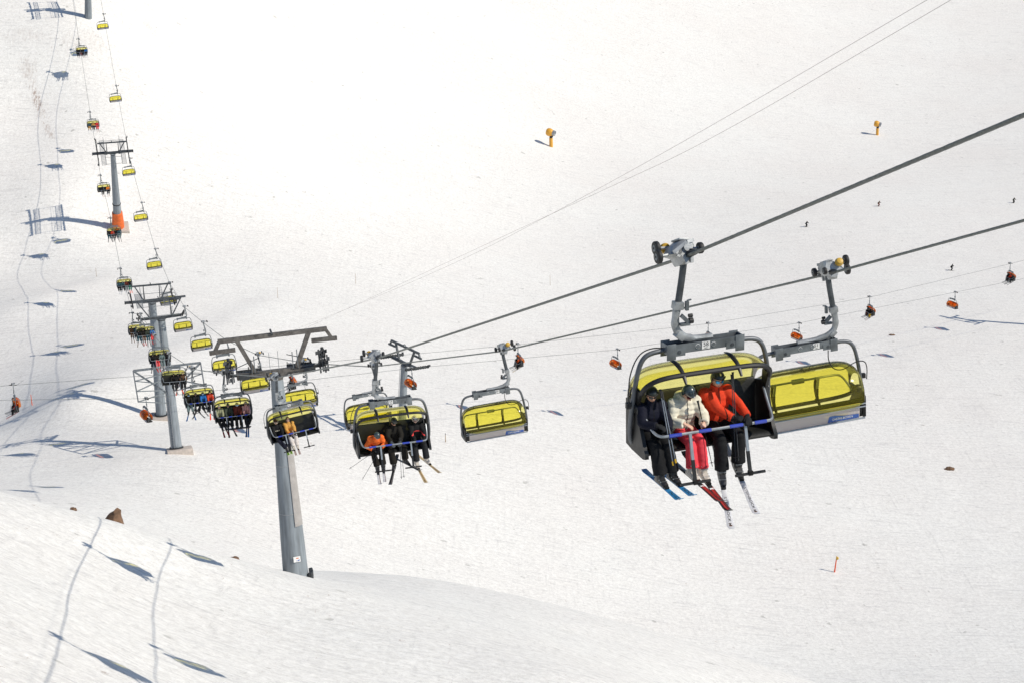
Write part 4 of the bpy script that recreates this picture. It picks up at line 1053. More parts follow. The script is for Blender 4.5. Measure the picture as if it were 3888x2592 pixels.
EXACT = {'L': {'c58': (2.532, 26.012, -7.762), 'c52': (-4.026, 52.316, -18.397), 'C': (-10.585, 78.623, -28.389), 'D': (-17.294, 105.532, -37.734), 'E': (-24.167, 133.097, -47.115), 'F': (-31.579, 162.827, -56.086), 'G': (-37.626, 187.079, -62.396), 'H': (-44.761, 215.697, -69.162), 'I': (-51.369, 242.197, -77.494), 'J': (-58.735, 271.741, -79.84), 'K': (-64.429, 294.579, -77.96), 'L': (-72.363, 326.399, -78.465), 'M': (-78.758, 352.05, -72.221), 'N': (-85.304, 378.304, -62.6)}, 'R': {'r57': (6.114, 34.38, -10.7), 'r51': (-0.338, 60.258, -21.082), 'r3': (-6.869, 86.454, -30.825), 'r4': (-13.345, 112.425, -39.626), 'r5': (-20.059, 139.355, -48.368), 'r6': (-26.723, 166.085, -56.093), 'r7': (-33.299, 192.46, -62.897), 'r8': (-40.288, 220.489, -69.976), 'r10': (-53.672, 274.171, -77.675), 'r11': (-60.646, 302.142, -77.539), 'r12': (-67.665, 330.293, -76.499), 'r13': (-74.211, 356.548, -68.265), 'r14': (-80.806, 382.999, -58.515)}, 'O': [(-60.009, 211.361, -76.089), (-29.611, 235.111, -83.176), (0.856, 258.914, -89.675), (31.383, 282.765, -95.54), (61.851, 306.569, -99.816), (92.509, 330.521, -102.078)], 'E': [(-45.138, 215.365, -79.864), (-13.803, 239.847, -85.901), (15.606, 262.824, -92.363), (46.519, 286.976, -97.399), (77.698, 311.336, -101.018)]}
GL.update(EXACT['L']); GL['c58'] = tuple(v*1.02 for v in GL['c58']); GR.update({k: v for k, v in EXACT['R'].items()})
D_ = V3((-math.sin(R_(14)), math.cos(R_(14)), 0))
Lp = sorted([V3(v) for v in GL.values()]+[V3((4.792, 16.95, -3.808)), V3((-15.907, 99.97, -35.795)), V3((-84.805-2.4, 376.302+9.6, -59.4))], key=lambda p: p.dot(D_))
Rp = sorted([V3(v) for v in GR.values()]+[V3((7.847, 27.432, -7.794)), V3((-11.695, 105.809, -37.41))], key=lambda p: p.dot(D_))
def extend(P, a, b):
    d0 = (P[0]-P[1]).normalized(); d1 = (P[-1]-P[-2]).normalized(); return [P[0]+d0*a]+P+[P[-1]+d1*b]
Lp = extend(Lp, 12, 30); Rp = extend(Rp, 18, 30)
rope('haul_rope', Lp, .0265, M['wire'], 'thick twisted steel cable carrying the occupied yellow chairs towards the viewer', 'cable', 44)
rope('haul_rope', Rp, .0265, M['wire'], 'twisted steel cable carrying the empty yellow chairs down the slope', 'cable', 50)
Q1 = [(5.656, 24.853, -3.982), (3.499, 33.501, -7.678), (1.361, 42.078, -11.235), (-1.124, 52.043, -15.291), (-5.212, 68.441, -21.625), (-13.572, 101.972, -34.372)]
Q2 = [(5.817, 24.204, -3.889), (3.61, 33.057, -7.742), (2.191, 38.75, -9.949), (-13.0, 101.9, -34.372)]
def ext1(Q): a, b = V3(Q[0]), V3(Q[1]); return smooth_path([a+(a-b).normalized()*6]+[V3(p) for p in Q], 3)
HEAD_A = V3((-44.1, 224.4, -71.7))
def sag(a, b, s, n=14): a = V3(a); b = V3(b); return [a+(b-a)*i/n-V3((0, 0, 4*s*(i/n)*(1-i/n))) for i in range(n+1)]
rope('signal_cable', ext1(Q1)+sag((-13.572, 101.972, -34.372), HEAD_A+V3((0, 0, 3.0)), 2.2)[1:], .0036, M['thin'], 'upper of two hair thin cables rising from the nearest tower to the top right', 'cable')
rope('signal_cable', ext1(Q2), .0036, M['thin'], 'lower of two hair thin cables rising from the nearest tower to the top right', 'cable')
OL = EXACT['O']; OE = EXACT['E']
d2 = V3((math.cos(R_(38)), math.sin(R_(38)), 0))
rope('haul_rope', extend([V3((-61.292, 210.359, -75.781))]+[V3(p) for p in OL[1:]]+[V3((95.683, 333.001, -102.258))], 15, 20), .024, M['wire'], 'thin cable carrying the occupied orange chairs across the valley', 'cable')
rope('haul_rope', extend([V3((-59.655, 204.023, -75.217))]+[V3(p) for p in OE]+[V3((93.112, 323.378, -102.765))], 15, 20), .024, M['wire'], 'thin cable carrying the empty orange chairs across the valley', 'cable')
# ---------------------------------------------------------------- chairs
YG = 'yellow hooded chairs of the near lift'; OG = 'orange hooded chairs of the crossing lift'; SEAT_Z = -2.83
PR = {(o, l): None for o in (0, 1) for l in (0, 1)}
def proto(open_, lod):
    if PR[(open_, lod)] is None: PR[(open_, lod)] = make_chair(open_, M['ylw'], lod); return PR[(open_, lod)]
    return copy_tree(PR[(open_, lod)])
def slope_at(P, p):
    p = V3(p); best = min(range(len(P)-1), key=lambda i: ((P[i]+P[i+1])/2-p).length); t = P[best+1]-P[best]
    return t.z/math.hypot(t.x, t.y)
def place_chair(pos, yaw, open_, lod, label, group, slope, tilt=0, hood=None, num=None):
    o = proto(open_, lod); o.location = pos; o.rotation_euler = (0, R_(tilt), yaw); tag(o, label, 'chairlift chair', group)
    for c in o.children:
        if c.name.startswith('grip'): c.rotation_euler.x = -math.atan(slope)
        if hood and c.name.startswith('hood'): c.material_slots[0].link = 'OBJECT'; c.material_slots[0].material = M[hood]
        if num and c.name.startswith('crossbeam'): number_plate(c, num)
    return o
YL = R_(14); YE = R_(194)
loaded = [
 ('c58', 0, 1.0, '58', 'yellow hooded chair numbered 58 with riders in navy, cream and red jackets'),
 ('c52', 0, 0, '59', 'yellow hooded chair numbered 59 carrying one orange jacketed rider and two in black'),
 ('C', 0, -6, '60', 'tilted yellow hooded chair with two riders in front of the nearest tower trunk'),
 ('D', 0, 0, None, 'yellow hooded chair with four riders, the right end one in pink'),
 ('E', 0, 0, None, 'yellow hooded chair with four riders, blue and red jackets on its right half'),
 ('F', 1, 2, None, 'shaded yellow hooded chair before the lattice tower trunk, dark riders at its right end'),
 ('G', 1, 0, None, 'yellow hooded chair level with the lattice arm, one rider in red trousers'),
 ('H', 1, 0, None, 'yellow hooded chair overlapping another one, blue jacketed rider at its right end'),
 ('I', 1, 0, None, 'yellow hooded chair half hidden behind another, brown jacketed rider at its left end'),
 ('J', 1, 0, None, 'occupied yellow hooded chair just above the twin tower heads, green rider at right'),
 ('K', 1, 0, None, 'occupied yellow chair in front of the orange padded tower foot'),
 ('L', 1, 0, None, 'small yellow chair left of the padded tower trunk, orange jacketed rider at right'),
 ('M', 1, 0, None, 'small yellow chair just above the padded tower, red clad rider at right'),
 ('N', 1, 0, None, 'uppermost occupied yellow chair, below the tower at the top left'),
]
CH = {}
for key, lod, tilt, num, lab in loaded:
    yaw = YL+R_({'C': 3, 'c58': 6}.get(key, 0))
    CH[key] = place_chair(GL[key], yaw, 1, lod, lab, YG, -slope_at(Lp, GL[key]), tilt, None, num)
empties = [
 ('r57', 0, '51', 'empty yellow hooded chair numbered 51 seen from behind beside the three riders'),
 ('r51', 0, '50', 'empty yellow hooded chair numbered 50 hanging alone in the middle of the slope'),
 ('r3', 0, '49', 'empty yellow chair partly hidden behind the chair with the orange jacketed rider'),
 ('r4', 0, None, 'empty yellow chair just right of the nearest tower trunk, below its crossarm'),
 ('r5', 0, None, 'empty yellow chair just left of the nearest tower trunk, below its crossarm'),
 ('r6', 1, None, 'empty yellow chair under the left end of the nearest tower gantry'),
 ('r7', 1, None, 'empty yellow chair in front of the right half of the lattice arm'),
 ('r8', 1, None, 'empty yellow chair just below right of the twin tower heads'),
 ('r9', 1, None, 'empty yellow chair almost hidden behind the crossarm of the lattice tower'),
 ('r10', 1, None, 'empty yellow chair just above the twin tower heads'),
 ('r11', 1, None, 'small empty yellow chair right of the orange padded tower foot'),
 ('r12', 1, None, 'small empty yellow chair just right of the padded tower head'),
 ('r13', 1, None, 'small empty yellow chair between the padded tower and the top left tower'),
 ('r14', 1, None, 'uppermost empty yellow chair, right of the top left tower foot'),
]
for key, lod, num, lab in empties:
    CH[key] = place_chair(GR[key], YE, 0, lod, lab, YG, slope_at(Rp, GR[key]), 3, None, num)
OLp = [V3(p) for p in OL]; OEp = [V3(p) for p in OE]
for i, lab in enumerate(('occupied orange chair at the left edge of the picture', 'occupied orange chair hanging behind the nearest tower trunk', 'occupied orange chair to the right of the lone empty yellow chair', 'orange chair mostly hidden behind the steel beam of the chair numbered 58', 'occupied orange chair with a rider in yellow trousers, right of the near chairs', 'farthest occupied orange chair, at the right edge of the picture')):
    CH['o%d' % i] = place_chair(OL[i], R_(-74), 1, 1, lab, OG, -slope_at(OLp, OL[i]), 0, 'org')
for i, lab in enumerate(('empty orange chair left of the lattice tower trunk', 'empty orange chair beside the crossing lift tower, behind the chair numbered 59', 'empty orange chair hanging left of the chair numbered 58', 'empty orange chair between the hangers of the chairs numbered 58 and 51', 'farthest empty orange chair, near the right edge of the picture')):
    CH['e%d' % i] = place_chair(OE[i], R_(118), 0, 1, lab, OG, slope_at(OEp, OE[i]), 0, 'org')

# ---------------------------------------------------------------- riders close to the camera
def on(chair, sp, x, label, det, group=None):
    return make_person(sp, label, group or 'people riding the yellow chairs', CH[chair], (CX+x, 0, SEAT_Z), det)
mx = lambda ch: CH[ch].matrix_basis
on('c58', dict(k=1.0, hip=(0, .05, .13), lean=8, head=(18, 8, -3), jacket='navy', trousers='black', helmet='helm_k', glasses='lensd', glove='glove', skin='skin2', trim='black',
  hands={-1: (-.06, -.40, .40), 1: (.10, -.43, .31)}, hdir={-1: ((.75, -.5, -.35), (.2, -.5, .8), 60), 1: ((.1, -.8, -.5), (.2, -.5, .8), 75)}, knees={-1: (-.07, -.36, .04), 1: (.12, -.36, .03)}, ankles={-1: (-.04, -.47, -.39), 1: (.17, -.46, -.38)},
  feet={-1: (-1, -1), 1: (0, -2)}, boots='boot_k', ski='ski_blue', ski2='ink', ski_kw=dict(L=1.38, back=.62, text='INDIGO', tsize=.085, tpos=.52, sx=1.15), ski_label='blue ski with black lettering'), -.86,
  'person in a dark navy jacket and dark sunglasses, leftmost on the chair numbered 58', 2)
on('c58', dict(k=1.0, hip=(0, .04, .13), lean=12, head=(42, -8, 4), jacket='cream', trousers='pink', tg=.002, helmet='helm_g', badge=True, glasses='lensd', glove=None, hood=True, quilt=True, jg=.026, trim='black',
  hands={-1: (-.13, -.36, .34), 1: (.15, -.42, .33)}, hdir={-1: ((.80, -.45, -.40), (.25, -.35, .9), 26), 1: ((-.25, -.75, .15), (.35, -.55, .6), 85)}, knees={-1: (-.06, -.41, .06), 1: (.11, -.41, .05)}, ankles={-1: (-.08, -.52, -.35), 1: (.11, -.51, -.38)},
  feet={-1: (1, 2), 1: (-1, 12)}, boots='boot_w', ski='ski_black', ski2='ski_red', ski3='white', ski_kw=dict(L=1.70, style='red'), ski_label='black ski with red graphics'), -.32,
  'person in a cream puffer jacket and pink trousers looking down, grey helmet', 2)
on('c58', dict(k=1.08, hip=(0, .06, .14), lean=5, head=(12, 3, 0), jacket='red', trousers='black', helmet='helm_k', glasses='lens', glove='glove', jg=.022, trim='brownblack', trim2='helm_w',
  hands={-1: (.10, -.38, .32), 1: (.29, -.53, .335)}, hdir={-1: ((.45, -.75, .25), (-.35, -.3, .85), 80), 1: ((-.2, -.75, -.35), (.0, -.35, .9), 75)}, knees={-1: (-.13, -.39, .04), 1: (.19, -.39, .03)}, ankles={-1: (-.12, -.47, -.48), 1: (.17, -.43, -.42)},
  feet={-1: (-16, 30), 1: (-8, 21)}, boots='boot_k', ski='ski_white', ski2='ink', ski3='ski_brown', ski_kw=dict(L=1.72, text='STEINBOCK', tsize=.058, tpos=.62, style='emblem', sx=1.5), ski_label='white ski with black lettering'), .25,
  'person in a bright red jacket with blue mirrored sunglasses and black helmet', 2)
PG = 'ski poles carried on the chairs'
def pole58(a, b, lab, x, **k): ski_pole(V3(a), V3(b), lab, PG, mtx=mx('c58') @ Matrix.Translation(V3((CX+x, 0, SEAT_Z))), **k)
pole58((.15, -.20, .90), (.03, -.62, -.28), 'black ski pole held upright beside the red jacketed rider, inner of the two', .25, color='dark')
pole58((.175, -.19, .93), (.06, -.66, -.26), 'black ski pole held upright beside the red jacketed rider, outer of the two', .25, color='dark')
pole58((.08, -.20, .83), (.05, -.72, -.13), 'thin ski pole with yellow tip held by the navy jacketed rider, lower tip', -.86, basket=False, color='barm', tip='yellowc')
pole58((.10, -.22, .80), (.085, -.74, -.09), 'thin ski pole with yellow tip held by the navy jacketed rider, higher tip', -.86, basket=False, color='barm', tip='yellowc')
pole58((.12, -.30, .60), (.19, -.66, -.28), 'dark ski pole in the bare fist of the cream jacketed rider', -.32, color='brownblack')

on('c52', dict(k=.95, hip=(0, .0, .11), lean=40, head=(55, -12, 0), jacket='orange', trousers='brownblack', helmet='helm_g', glove='glove', jg=.022, trim='orange', zip=False, boots='boot_k', feet={-1: (-6, 8), 1: (-8, 6)},
  hands={-1: (-.12, -.42, .14), 1: (.12, -.40, .16)}, knees={-1: (-.12, -.38, .03), 1: (.13, -.38, .03)}, ankles={-1: (-.03, -.46, -.42), 1: (.15, -.45, -.40)}, ski='ski_white', ski2='ski_brown', ski_kw=dict(L=1.6, style='edge'), ski_label='white ski with brown edge'), -.55,
  'person in a bright orange jacket bending forward, leftmost on the chair numbered 59', 2)
on('c52', dict(k=1.06, lean=7, head=(32, -10, 0), jacket='brownblack', trousers='brownblack', helmet='helm_k', glasses='lensd', glove='greyglove', jg=.024, feet={-1: (-20, 12), 1: (18, -4)},
  hands={-1: (-.16, -.46, .30), 1: (.10, -.46, .30)}, knees={-1: (-.18, -.38, .03), 1: (.22, -.38, .03)}, ankles={-1: (-.12, -.44, -.42), 1: (.24, -.42, -.32)}, ski='ski_black', ski2='ski_grey', ski_kw=dict(L=1.65, style='edge')), .05,
  'person all in black with a black helmet, in the middle of the chair numbered 59', 2)
on('c52', dict(k=.98, lean=6, head=(8, 12, 0), jacket='black', trousers='charcoal', helmet='helm_w', goggles='lens_r', gframe='helm_w', glove='glove', chest_stripe=True, trim2='red3', feet={-1: (6, 15), 1: (14, 2)}, boots='boot_w',
  hands={-1: (-.12, -.40, .26), 1: (.16, -.42, .28)}, knees={-1: (-.13, -.38, .03), 1: (.16, -.38, .03)}, ankles={-1: (-.12, -.46, -.42), 1: (.20, -.42, -.38)}, ski='ski_gold', ski2='ski_brown', ski_kw=dict(L=1.68, style='gold'), ski_label='pale gold ski with brown graphics'), .74,
  'person in white helmet and black clothes, right end of the chair numbered 59', 2)
T59 = mx('c52') @ Matrix.Translation(V3((CX, 0, SEAT_Z)))
ski_pole((-.50, -.40, .14), (-1.46, -.62, -.30), 'dark ski pole sticking out far to the left of the chair numbered 59', PG, mtx=T59)
ski_pole((-.45, -.42, .12), (-1.10, -.70, -.66), 'dark ski pole pointing steeply down left of the chair numbered 59', PG, mtx=T59)
ski_pole((.14, -.46, .36), (.10, -.62, -.84), 'left one of two ski poles hanging between the knees of the black clad rider', PG, mtx=T59)
ski_pole((.17, -.46, .36), (.18, -.62, -.82), 'right one of two ski poles hanging between the knees of the black clad rider', PG, mtx=T59)

on('C', dict(k=1.0, lean=5, head=(10, -6, 0), jacket='black', trousers='navy', helmet='brownc', goggles='lens_r', gframe='cream', glove='glove', lettering=True, zip=False, trim2='cream', feet={-1: (-2, -4), 1: (-4, -2)}, boots='boot_k', skin='skin2',
  hands={-1: (-.14, -.38, .22), 1: (.16, -.44, .24)}, knees={-1: (-.06, -.38, .03), 1: (.28, -.38, .03)}, ankles={-1: (.20, -.44, -.40), 1: (.36, -.42, -.36)}, ski='ski_green', ski2='ski_black', ski_kw=dict(L=1.5, style='two')), -.73,
  'person in a black sweatshirt with pale lettering, left of two on the tilted chair', 2)
on('C', dict(k=.95, lean=6, head=(6, -4, 0), jacket='tan', trousers='whitecloth', hairbag=True, glove='glove', stripe_bands=True, trim2='orange2', zip=False, jg=.03, feet={-1: (-4, 4), 1: (-4, 4)}, boots='boot_w',
  hands={-1: (-.10, -.36, .22), 1: (.16, -.42, .24)}, knees={-1: (-.09, -.38, .03), 1: (.17, -.38, .03)}, ankles={-1: (-.02, -.44, -.40), 1: (.16, -.43, -.40)}, ski='ski_rose', ski2='ski_grey', ski_kw=dict(L=1.5, style='edge')), -.17,
  'person in an orange yellow fleece and white trousers, right of two on the tilted chair', 2)
# middle distance: two chairs with four riders each
base = lambda **k: dict(dict(k=1.0, lean=6, head=(10, 0, 0), glove='glove', helmet='helm_k', hands={-1: (-.15, -.42, .24), 1: (.15, -.42, .24)}, trousers='black', ski='ski_black'), **k)
for x, sp, lab in (
  (-.80, base(jacket='olive', helmet='helm_w', feet={-1: (2, 14), 1: (8, 12)}, ankles={-1: (.05, -.44, -.42), 1: (.25, -.42, -.40)}, ski='ski_red'), 'person in an olive beige jacket and pale helmet, sharing with a pink rider'),
  (-.27, base(jacket='camo', k=1.04, glasses='lensd', feet={-1: (-4, 16), 1: (10, 14)}), 'person in a dark green jacket and black helmet, sharing with a pink rider'),
  (.27, base(jacket='maroon', helmet='helm_y', goggles='lens', trousers='brownblack', board='ski_brown', feet={-1: (-40, 0), 1: (-40, 0)}), 'person in a maroon jacket and yellow helmet with mirrored goggles, snowboard on feet'),
  (.80, base(jacket='rose', helmet='helm_b', goggles='lens_r', gframe='helm_b', feet={-1: (-12, 26), 1: (-10, 28)}, knees={-1: (-.12, -.38, .03), 1: (.24, -.38, .03)}, ankles={-1: (-.08, -.42, -.42), 1: (.02, -.42, -.42)}, ski='bluetr'), 'person in a pale pink jacket at the right end of a chair of four')):
    on('D', sp, x, lab, 1)
for x, sp, lab in (
  (-.80, base(jacket='brownblack', trousers='slate', goggles='lens', feet={-1: (-18, 22), 1: (6, 20)}, ankles={-1: (-.14, -.40, -.42), 1: (.22, -.40, -.42)}, ski='bluetr'), 'person in black with grey green trousers at the left end of four'),
  (-.27, base(jacket='black', glasses='lensd', feet={-1: (-25, 12), 1: (24, 14)}, knees={-1: (-.12, -.38, .03), 1: (.25, -.38, .03)}), 'person all in black next to the blue jacketed rider of a chair of four'),
  (.27, base(jacket='blue_c', goggles='lens', feet={-1: (14, 8), 1: (20, 10)}, ankles={-1: (.0, -.42, -.40), 1: (.25, -.40, -.38)}, ski='ski_grey'), 'person in a bright blue jacket beside one in red, chair of four'),
  (.80, base(jacket='red2', k=1.05, ski='ski_orange', feet={-1: (-6, 30), 1: (-4, 30)}), 'person in a red jacket with bright red skis, right end of a chair of four')):
    on('E', sp, x, lab, 1)
# far riders
POSES = {'a': dict(lean=6, head=(8, 0, 0)), 'b': dict(lean=10, head=(18, 8, 0), feet={-1: (-10, 18), 1: (12, 16)}, ankles={-1: (-.2, -.42, -.42), 1: (.2, -.44, -.42)}), 'c': dict(lean=5, head=(4, -8, 0), feet={-1: (-4, 26), 1: (4, 24)}, k=1.04)}
def far(ch, x, pose, mats, lab, group='people riding the yellow chairs'):
    tiny_person(pose, POSES[pose], mats, lab, group, CH[ch].matrix_basis @ Matrix.Translation(V3((CX+x, 0, SEAT_Z))))
K_ = ['black', 'black', 'helm_k', 'skin', 'boot_k', 'ski_black']
def mk(j='black', t='black', h='helm_k', s='ski_black', b='boot_k'): return [j, t, h, 'skin', b, s]
for ch, x, pose, mats, lab in (
 ('F', -.02, 'a', mk('brownblack', 'charcoal', 'helm_k', 'ski_grey'), 'dark dressed person, left one of three on the shaded chair'),
 ('F', .38, 'b', mk('black', 'charcoal', 'helm_k', 'ski_orange'), 'dark dressed person with orange skis, middle of three on the shaded chair'),
 ('F', .80, 'c', mk('brownc', 'black', 'helm_b', 'ski_grey'), 'person with tan face at the right end of the shaded chair'),
 ('G', -.30, 'a', mk('brownblack', 'red3', 'helm_y', 'ski_red', 'boot_w'), 'person in red trousers on the chair level with the lattice arm'),
 ('G', -.72, 'b', mk('black', 'navy', 'helm_k'), 'dark dressed person left of the one in red trousers'),
 ('G', .22, 'c', mk('slate', 'slate', 'helm_w', 'ski_white', 'boot_w'), 'person in grey with a white helmet, right of the red trousers'),
 ('G', .76, 'a', mk('black', 'black', 'helm_k', 'ski_grey'), 'dark dressed person at the right end beside a white helmet'),
 ('H', -.80, 'b', mk('black', 'teal', 'helm_k', 'ski_brown'), 'dark dressed person at the left end of the chair with a blue rider'),
 ('H', -.27, 'a', mk('brownblack', 'brownc', 'helm_k', 'ski_red'), 'dark dressed person second from the left beside teal trousers'),
 ('H', .27, 'c', mk('camo', 'teal', 'helm_k', 'ski_black'), 'person in dark green beside the blue jacketed rider'),
 ('H', .80, 'a', mk('blue_c', 'red3', 'helm_s', 'ski_red'), 'person in a blue jacket and red trousers at a chair right end'),
 ('I', -.68, 'c', mk('brownc', 'brownc', 'helm_k', 'ski_brown'), 'person in brown clothes on the half hidden chair'),
 ('I', -.15, 'a', mk('teal', 'black', 'helm_k'), 'dark dressed person beside the one in brown on the half hidden chair'),
 ('J', -.80, 'a', mk('teal', 'black', 'helm_k', 'ski_white'), 'person in dark teal at the left end, chair above the twin towers'),
 ('J', -.27, 'b', mk('teal', 'black', 'helm_s', 'ski_white'), 'person with grey helmet, second from left, chair above the twin towers'),
 ('J', .27, 'c', mk('maroon', 'slate', 'helm_k', 'ski_white'), 'person in a brown red jacket, chair above the twin towers'),
 ('J', .80, 'a', mk('black', 'green', 'helm_k', 'ski_orange'), 'person in green trousers at the right end, chair above the twin towers'),
 ('K', -.80, 'b', mk('black', 'teal', 'helm_k', 'ski_black'), 'dark dressed person at the left end by the orange padded tower foot'),
 ('K', -.27, 'a', mk('red2', 'black', 'helm_k', 'ski_black'), 'person in an orange red jacket by the padded tower foot'),
 ('K', .27, 'b', mk('black', 'charcoal', 'helm_k', 'ski_grey'), 'dark dressed person just right of the orange red jacket'),
 ('K', .80, 'c', mk('teal', 'slate', 'helm_k', 'ski_grey'), 'dark dressed person at the right end by the orange padded tower foot'),
 ('L', -.27, 'a', mk('black', 'black', 'helm_k', 'ski_rose'), 'black dressed person left of two beside the padded tower trunk'),
 ('L', .72, 'c', mk('orange2', 'black', 'helm_k', 'ski_rose'), 'person in an orange jacket beside the padded tower trunk'),
 ('M', -.72, 'b', mk('teal', 'tan', 'helm_k', 'ski_white'), 'dark dressed person at the left end, chair just above the padded tower'),
 ('M', .0, 'a', mk('tan', 'black', 'helm_k', 'ski_white'), 'person in a tan jacket, chair just above the padded tower'),
 ('M', .74, 'c', mk('red3', 'red3', 'helm_k', 'ski_rose'), 'person all in red, chair just above the padded tower'),
 ('N', -.80, 'a', mk('black', 'black', 'helm_k', 'ski_rose'), 'black dressed person at the left end of the uppermost occupied chair'),
 ('N', -.27, 'b', mk('black', 'maroon', 'helm_k', 'ski_white'), 'person in maroon trousers on the uppermost occupied chair'),
 ('N', .27, 'a', mk('black', 'black', 'helm_s', 'ski_rose'), 'black dressed person with grey helmet on the uppermost occupied chair'),
 ('N', .80, 'c', mk('blue_c', 'navy', 'helm_k', 'ski_white'), 'person in a blue jacket on the uppermost occupied chair')):
    far(ch, x, pose, mats, lab)
for ch, x, pose, mats, lab in (
 ('o0', -.75, 'a', mk('black', 'black'), 'black dressed person nearest the front edge of the leftmost orange chair'),
 ('o0', -.1, 'b', mk('charcoal', 'charcoal', 'helm_s', 'ski_grey'), 'person in dark grey in the middle of the leftmost orange chair'),
 ('o0', .6, 'c', mk('red2', 'black', 'helm_k', 'ski_red'), 'person in a red jacket on the leftmost orange chair'),
 ('o1', -.6, 'a', mk('black', 'blue_c', 'helm_k', 'ski_grey'), 'person in blue trousers on the orange chair behind the nearest tower'),
 ('o1', .2, 'c', mk('black', 'black'), 'black dressed person on the orange chair behind the nearest tower'),
 ('o2', -.75, 'a', mk('brownblack', 'slate', 'helm_k', 'ski_black'), 'person in grey trousers on the orange chair right of the lone empty one'),
 ('o2', -.1, 'b', mk('orange', 'brownc', 'helm_k', 'ski_gold'), 'person with an orange jacket on the orange chair near picture centre'),
 ('o2', .6, 'c', mk('black', 'black', 'helm_k', 'ski_gold'), 'black dressed person at the far end of the central orange chair'),
 ('o4', -.75, 'a', mk('black', 'maroon', 'helm_k', 'ski_black'), 'person in maroon trousers sharing an orange chair with yellow trousers'),
 ('o4', -.1, 'b', mk('black', 'black', 'helm_k', 'ski_black'), 'black dressed person in the middle of the chair with yellow trousers'),
 ('o4', .6, 'c', mk('black', 'yellowc', 'helm_k', 'ski_rose'), 'person in yellow trousers on an orange chair'),
 ('o5', -.75, 'a', mk('black', 'black', 'helm_k', 'ski_black'), 'black dressed person on the orange chair at the right edge'),
 ('o5', -.1, 'c', mk('red2', 'black', 'helm_k', 'ski_black'), 'person with a dark red jacket on the orange chair at the right edge'),
 ('o5', .6, 'b', mk('charcoal', 'charcoal', 'helm_k', 'ski_black'), 'person in dark grey on the orange chair at the right edge')):
    far(ch, x, pose, mats, lab, 'people riding the orange chairs')

# ---------------------------------------------------------------- towers
TG = 'towers of the yellow chair lift'
def tw(label, head, base, lean_ok=True, **k):
    b = V3((base[0], base[1], gz(*base)+(.35 if 'flange' in k.get('opts', ()) else -.3))); return lift_tower(label, b, head, YL, 5.5, group=TG, **k)
t1, H1 = tw('nearest grey lift tower with brown gantry and a two rider chair before it', (-13.9, 103.5, -37.0), (-13.5, 102.2), arm=4.6, gan=(6.4, 2.2), r0=.80, r1=.36, z_rope=.42, Ln=3.0, n=8, pitch=(-15, -15), opts=('brown', 'stub', 'rods'))
cp = MB(); cp.mi = 0     # pale strip along one flank of the trunk, and the little notice
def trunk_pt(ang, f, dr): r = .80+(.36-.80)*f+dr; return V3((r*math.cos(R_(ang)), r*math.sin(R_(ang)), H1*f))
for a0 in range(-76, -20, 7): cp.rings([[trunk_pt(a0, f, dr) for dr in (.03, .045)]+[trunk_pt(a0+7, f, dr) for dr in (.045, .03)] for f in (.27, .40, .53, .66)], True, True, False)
cp.build('flank_strip', M['paler'], t1)
sg = MB(); c = trunk_pt(-84, .115, .02); sg.mi = 0; sg.box(c, (.42, .03, .34), Matrix.Rotation(R_(6), 3, 'Z')); sg.mi = 1; sg.box(c+V3((-.10, -.018, -.08)), (.12, .006, .12)); sg.box(c+V3((.09, -.018, -.07)), (.14, .006, .06), Matrix.Rotation(R_(-20), 3, 'Y')); sg.mi = 2; sg.box(c+V3((0, -.018, .07)), (.2, .006, .05))
sg.build('notice_sign', [M['white'], M['bluesign'], M['orangepad']], t1)
an = MB()
for i, a in enumerate((-30, -18, -5, 8)): an.box(trunk_pt(a, .012+.004*i, .16), (.22, .22, .55-.06*i), Matrix.Rotation(R_(a), 3, 'Z'), bev=.04)
an.build('anchor_block', M['dark'], t1)
t2, H2 = tw('lattice tower with side frame, the front one of the twin towers', (-43.9, 223.6, -72.2), (-42.8, 219.6), arm=5.0, gan=(6.6, 2.3), r0=.72, r1=.46, z_rope=.45, Ln=5, n=10, pitch=(-8, -8), catwalk=5, opts=('flange', 'ladder'))
fr = MB()
zt = H2-6.2
def fbar(a, b, w=.13): fr.bar(a, b, w, w)
for s, ex, ln in ((-1, 4.2, 5.0), (1, 4.2, 3.6)):
    top = V3((s*ex, -.1, zt)); n_ = 4 if s < 0 else 3; nodes = [top]
    for i in range(1, n_): nodes.append(top+V3((s*-.02*i, -ln*.70*i/(n_-1), -ln*.72*i/(n_-1))))
    fbar(top, V3((0, -.1, zt)), .28); fbar(nodes[0], nodes[-1], .15)
    fbar(top, V3((s*.45, -.4, zt-3.2)), .22)
    for i in range(1, n_):
        fbar(nodes[i], V3((s*.5, -.5, nodes[i].z-.5+.9*(i % 2))), .13); fbar(nodes[i], V3((s*.5, -.5, nodes[i].z+1.0-1.9*(i % 2))), .13)
fr.build('lattice_frame', M['galv'], t2)
t3, H3 = tw('round grey tower standing directly behind the lattice tower', (-48.4, 241.6, -75.6), (-48.7, 241.4), arm=7.4, gan=(5.3, 2.2), r0=.74, r1=.46, z_rope=.45, Ln=6, n=12, pitch=(2, 2), catwalk=6, opts=('flange',))
t4, H4 = tw('distant grey tower with orange padding wrapped round its foot', (-71.6, 335.0, -76.3), (-73.3, 341.0), arm=7.4, gan=(5.3, 2.2), r0=.85, r1=.44, z_rope=.45, Ln=7, n=12, pitch=(10, 10), catwalk=6.5, opts=('flange',))
pd = MB(); pd.lathe([(1.12, -.1), (1.10, 1.2), (1.0, 2.5), (.98, 3.3), (.90, 3.35)], n=18); pd.build('padding', M['orangepad'], t4)
rg = MB(); rg.lathe([(.72, 5.2), (.80, 5.25), (.80, 5.4), (.72, 5.45)], n=16); rg.build('ring_collar', M['dark'], t4)
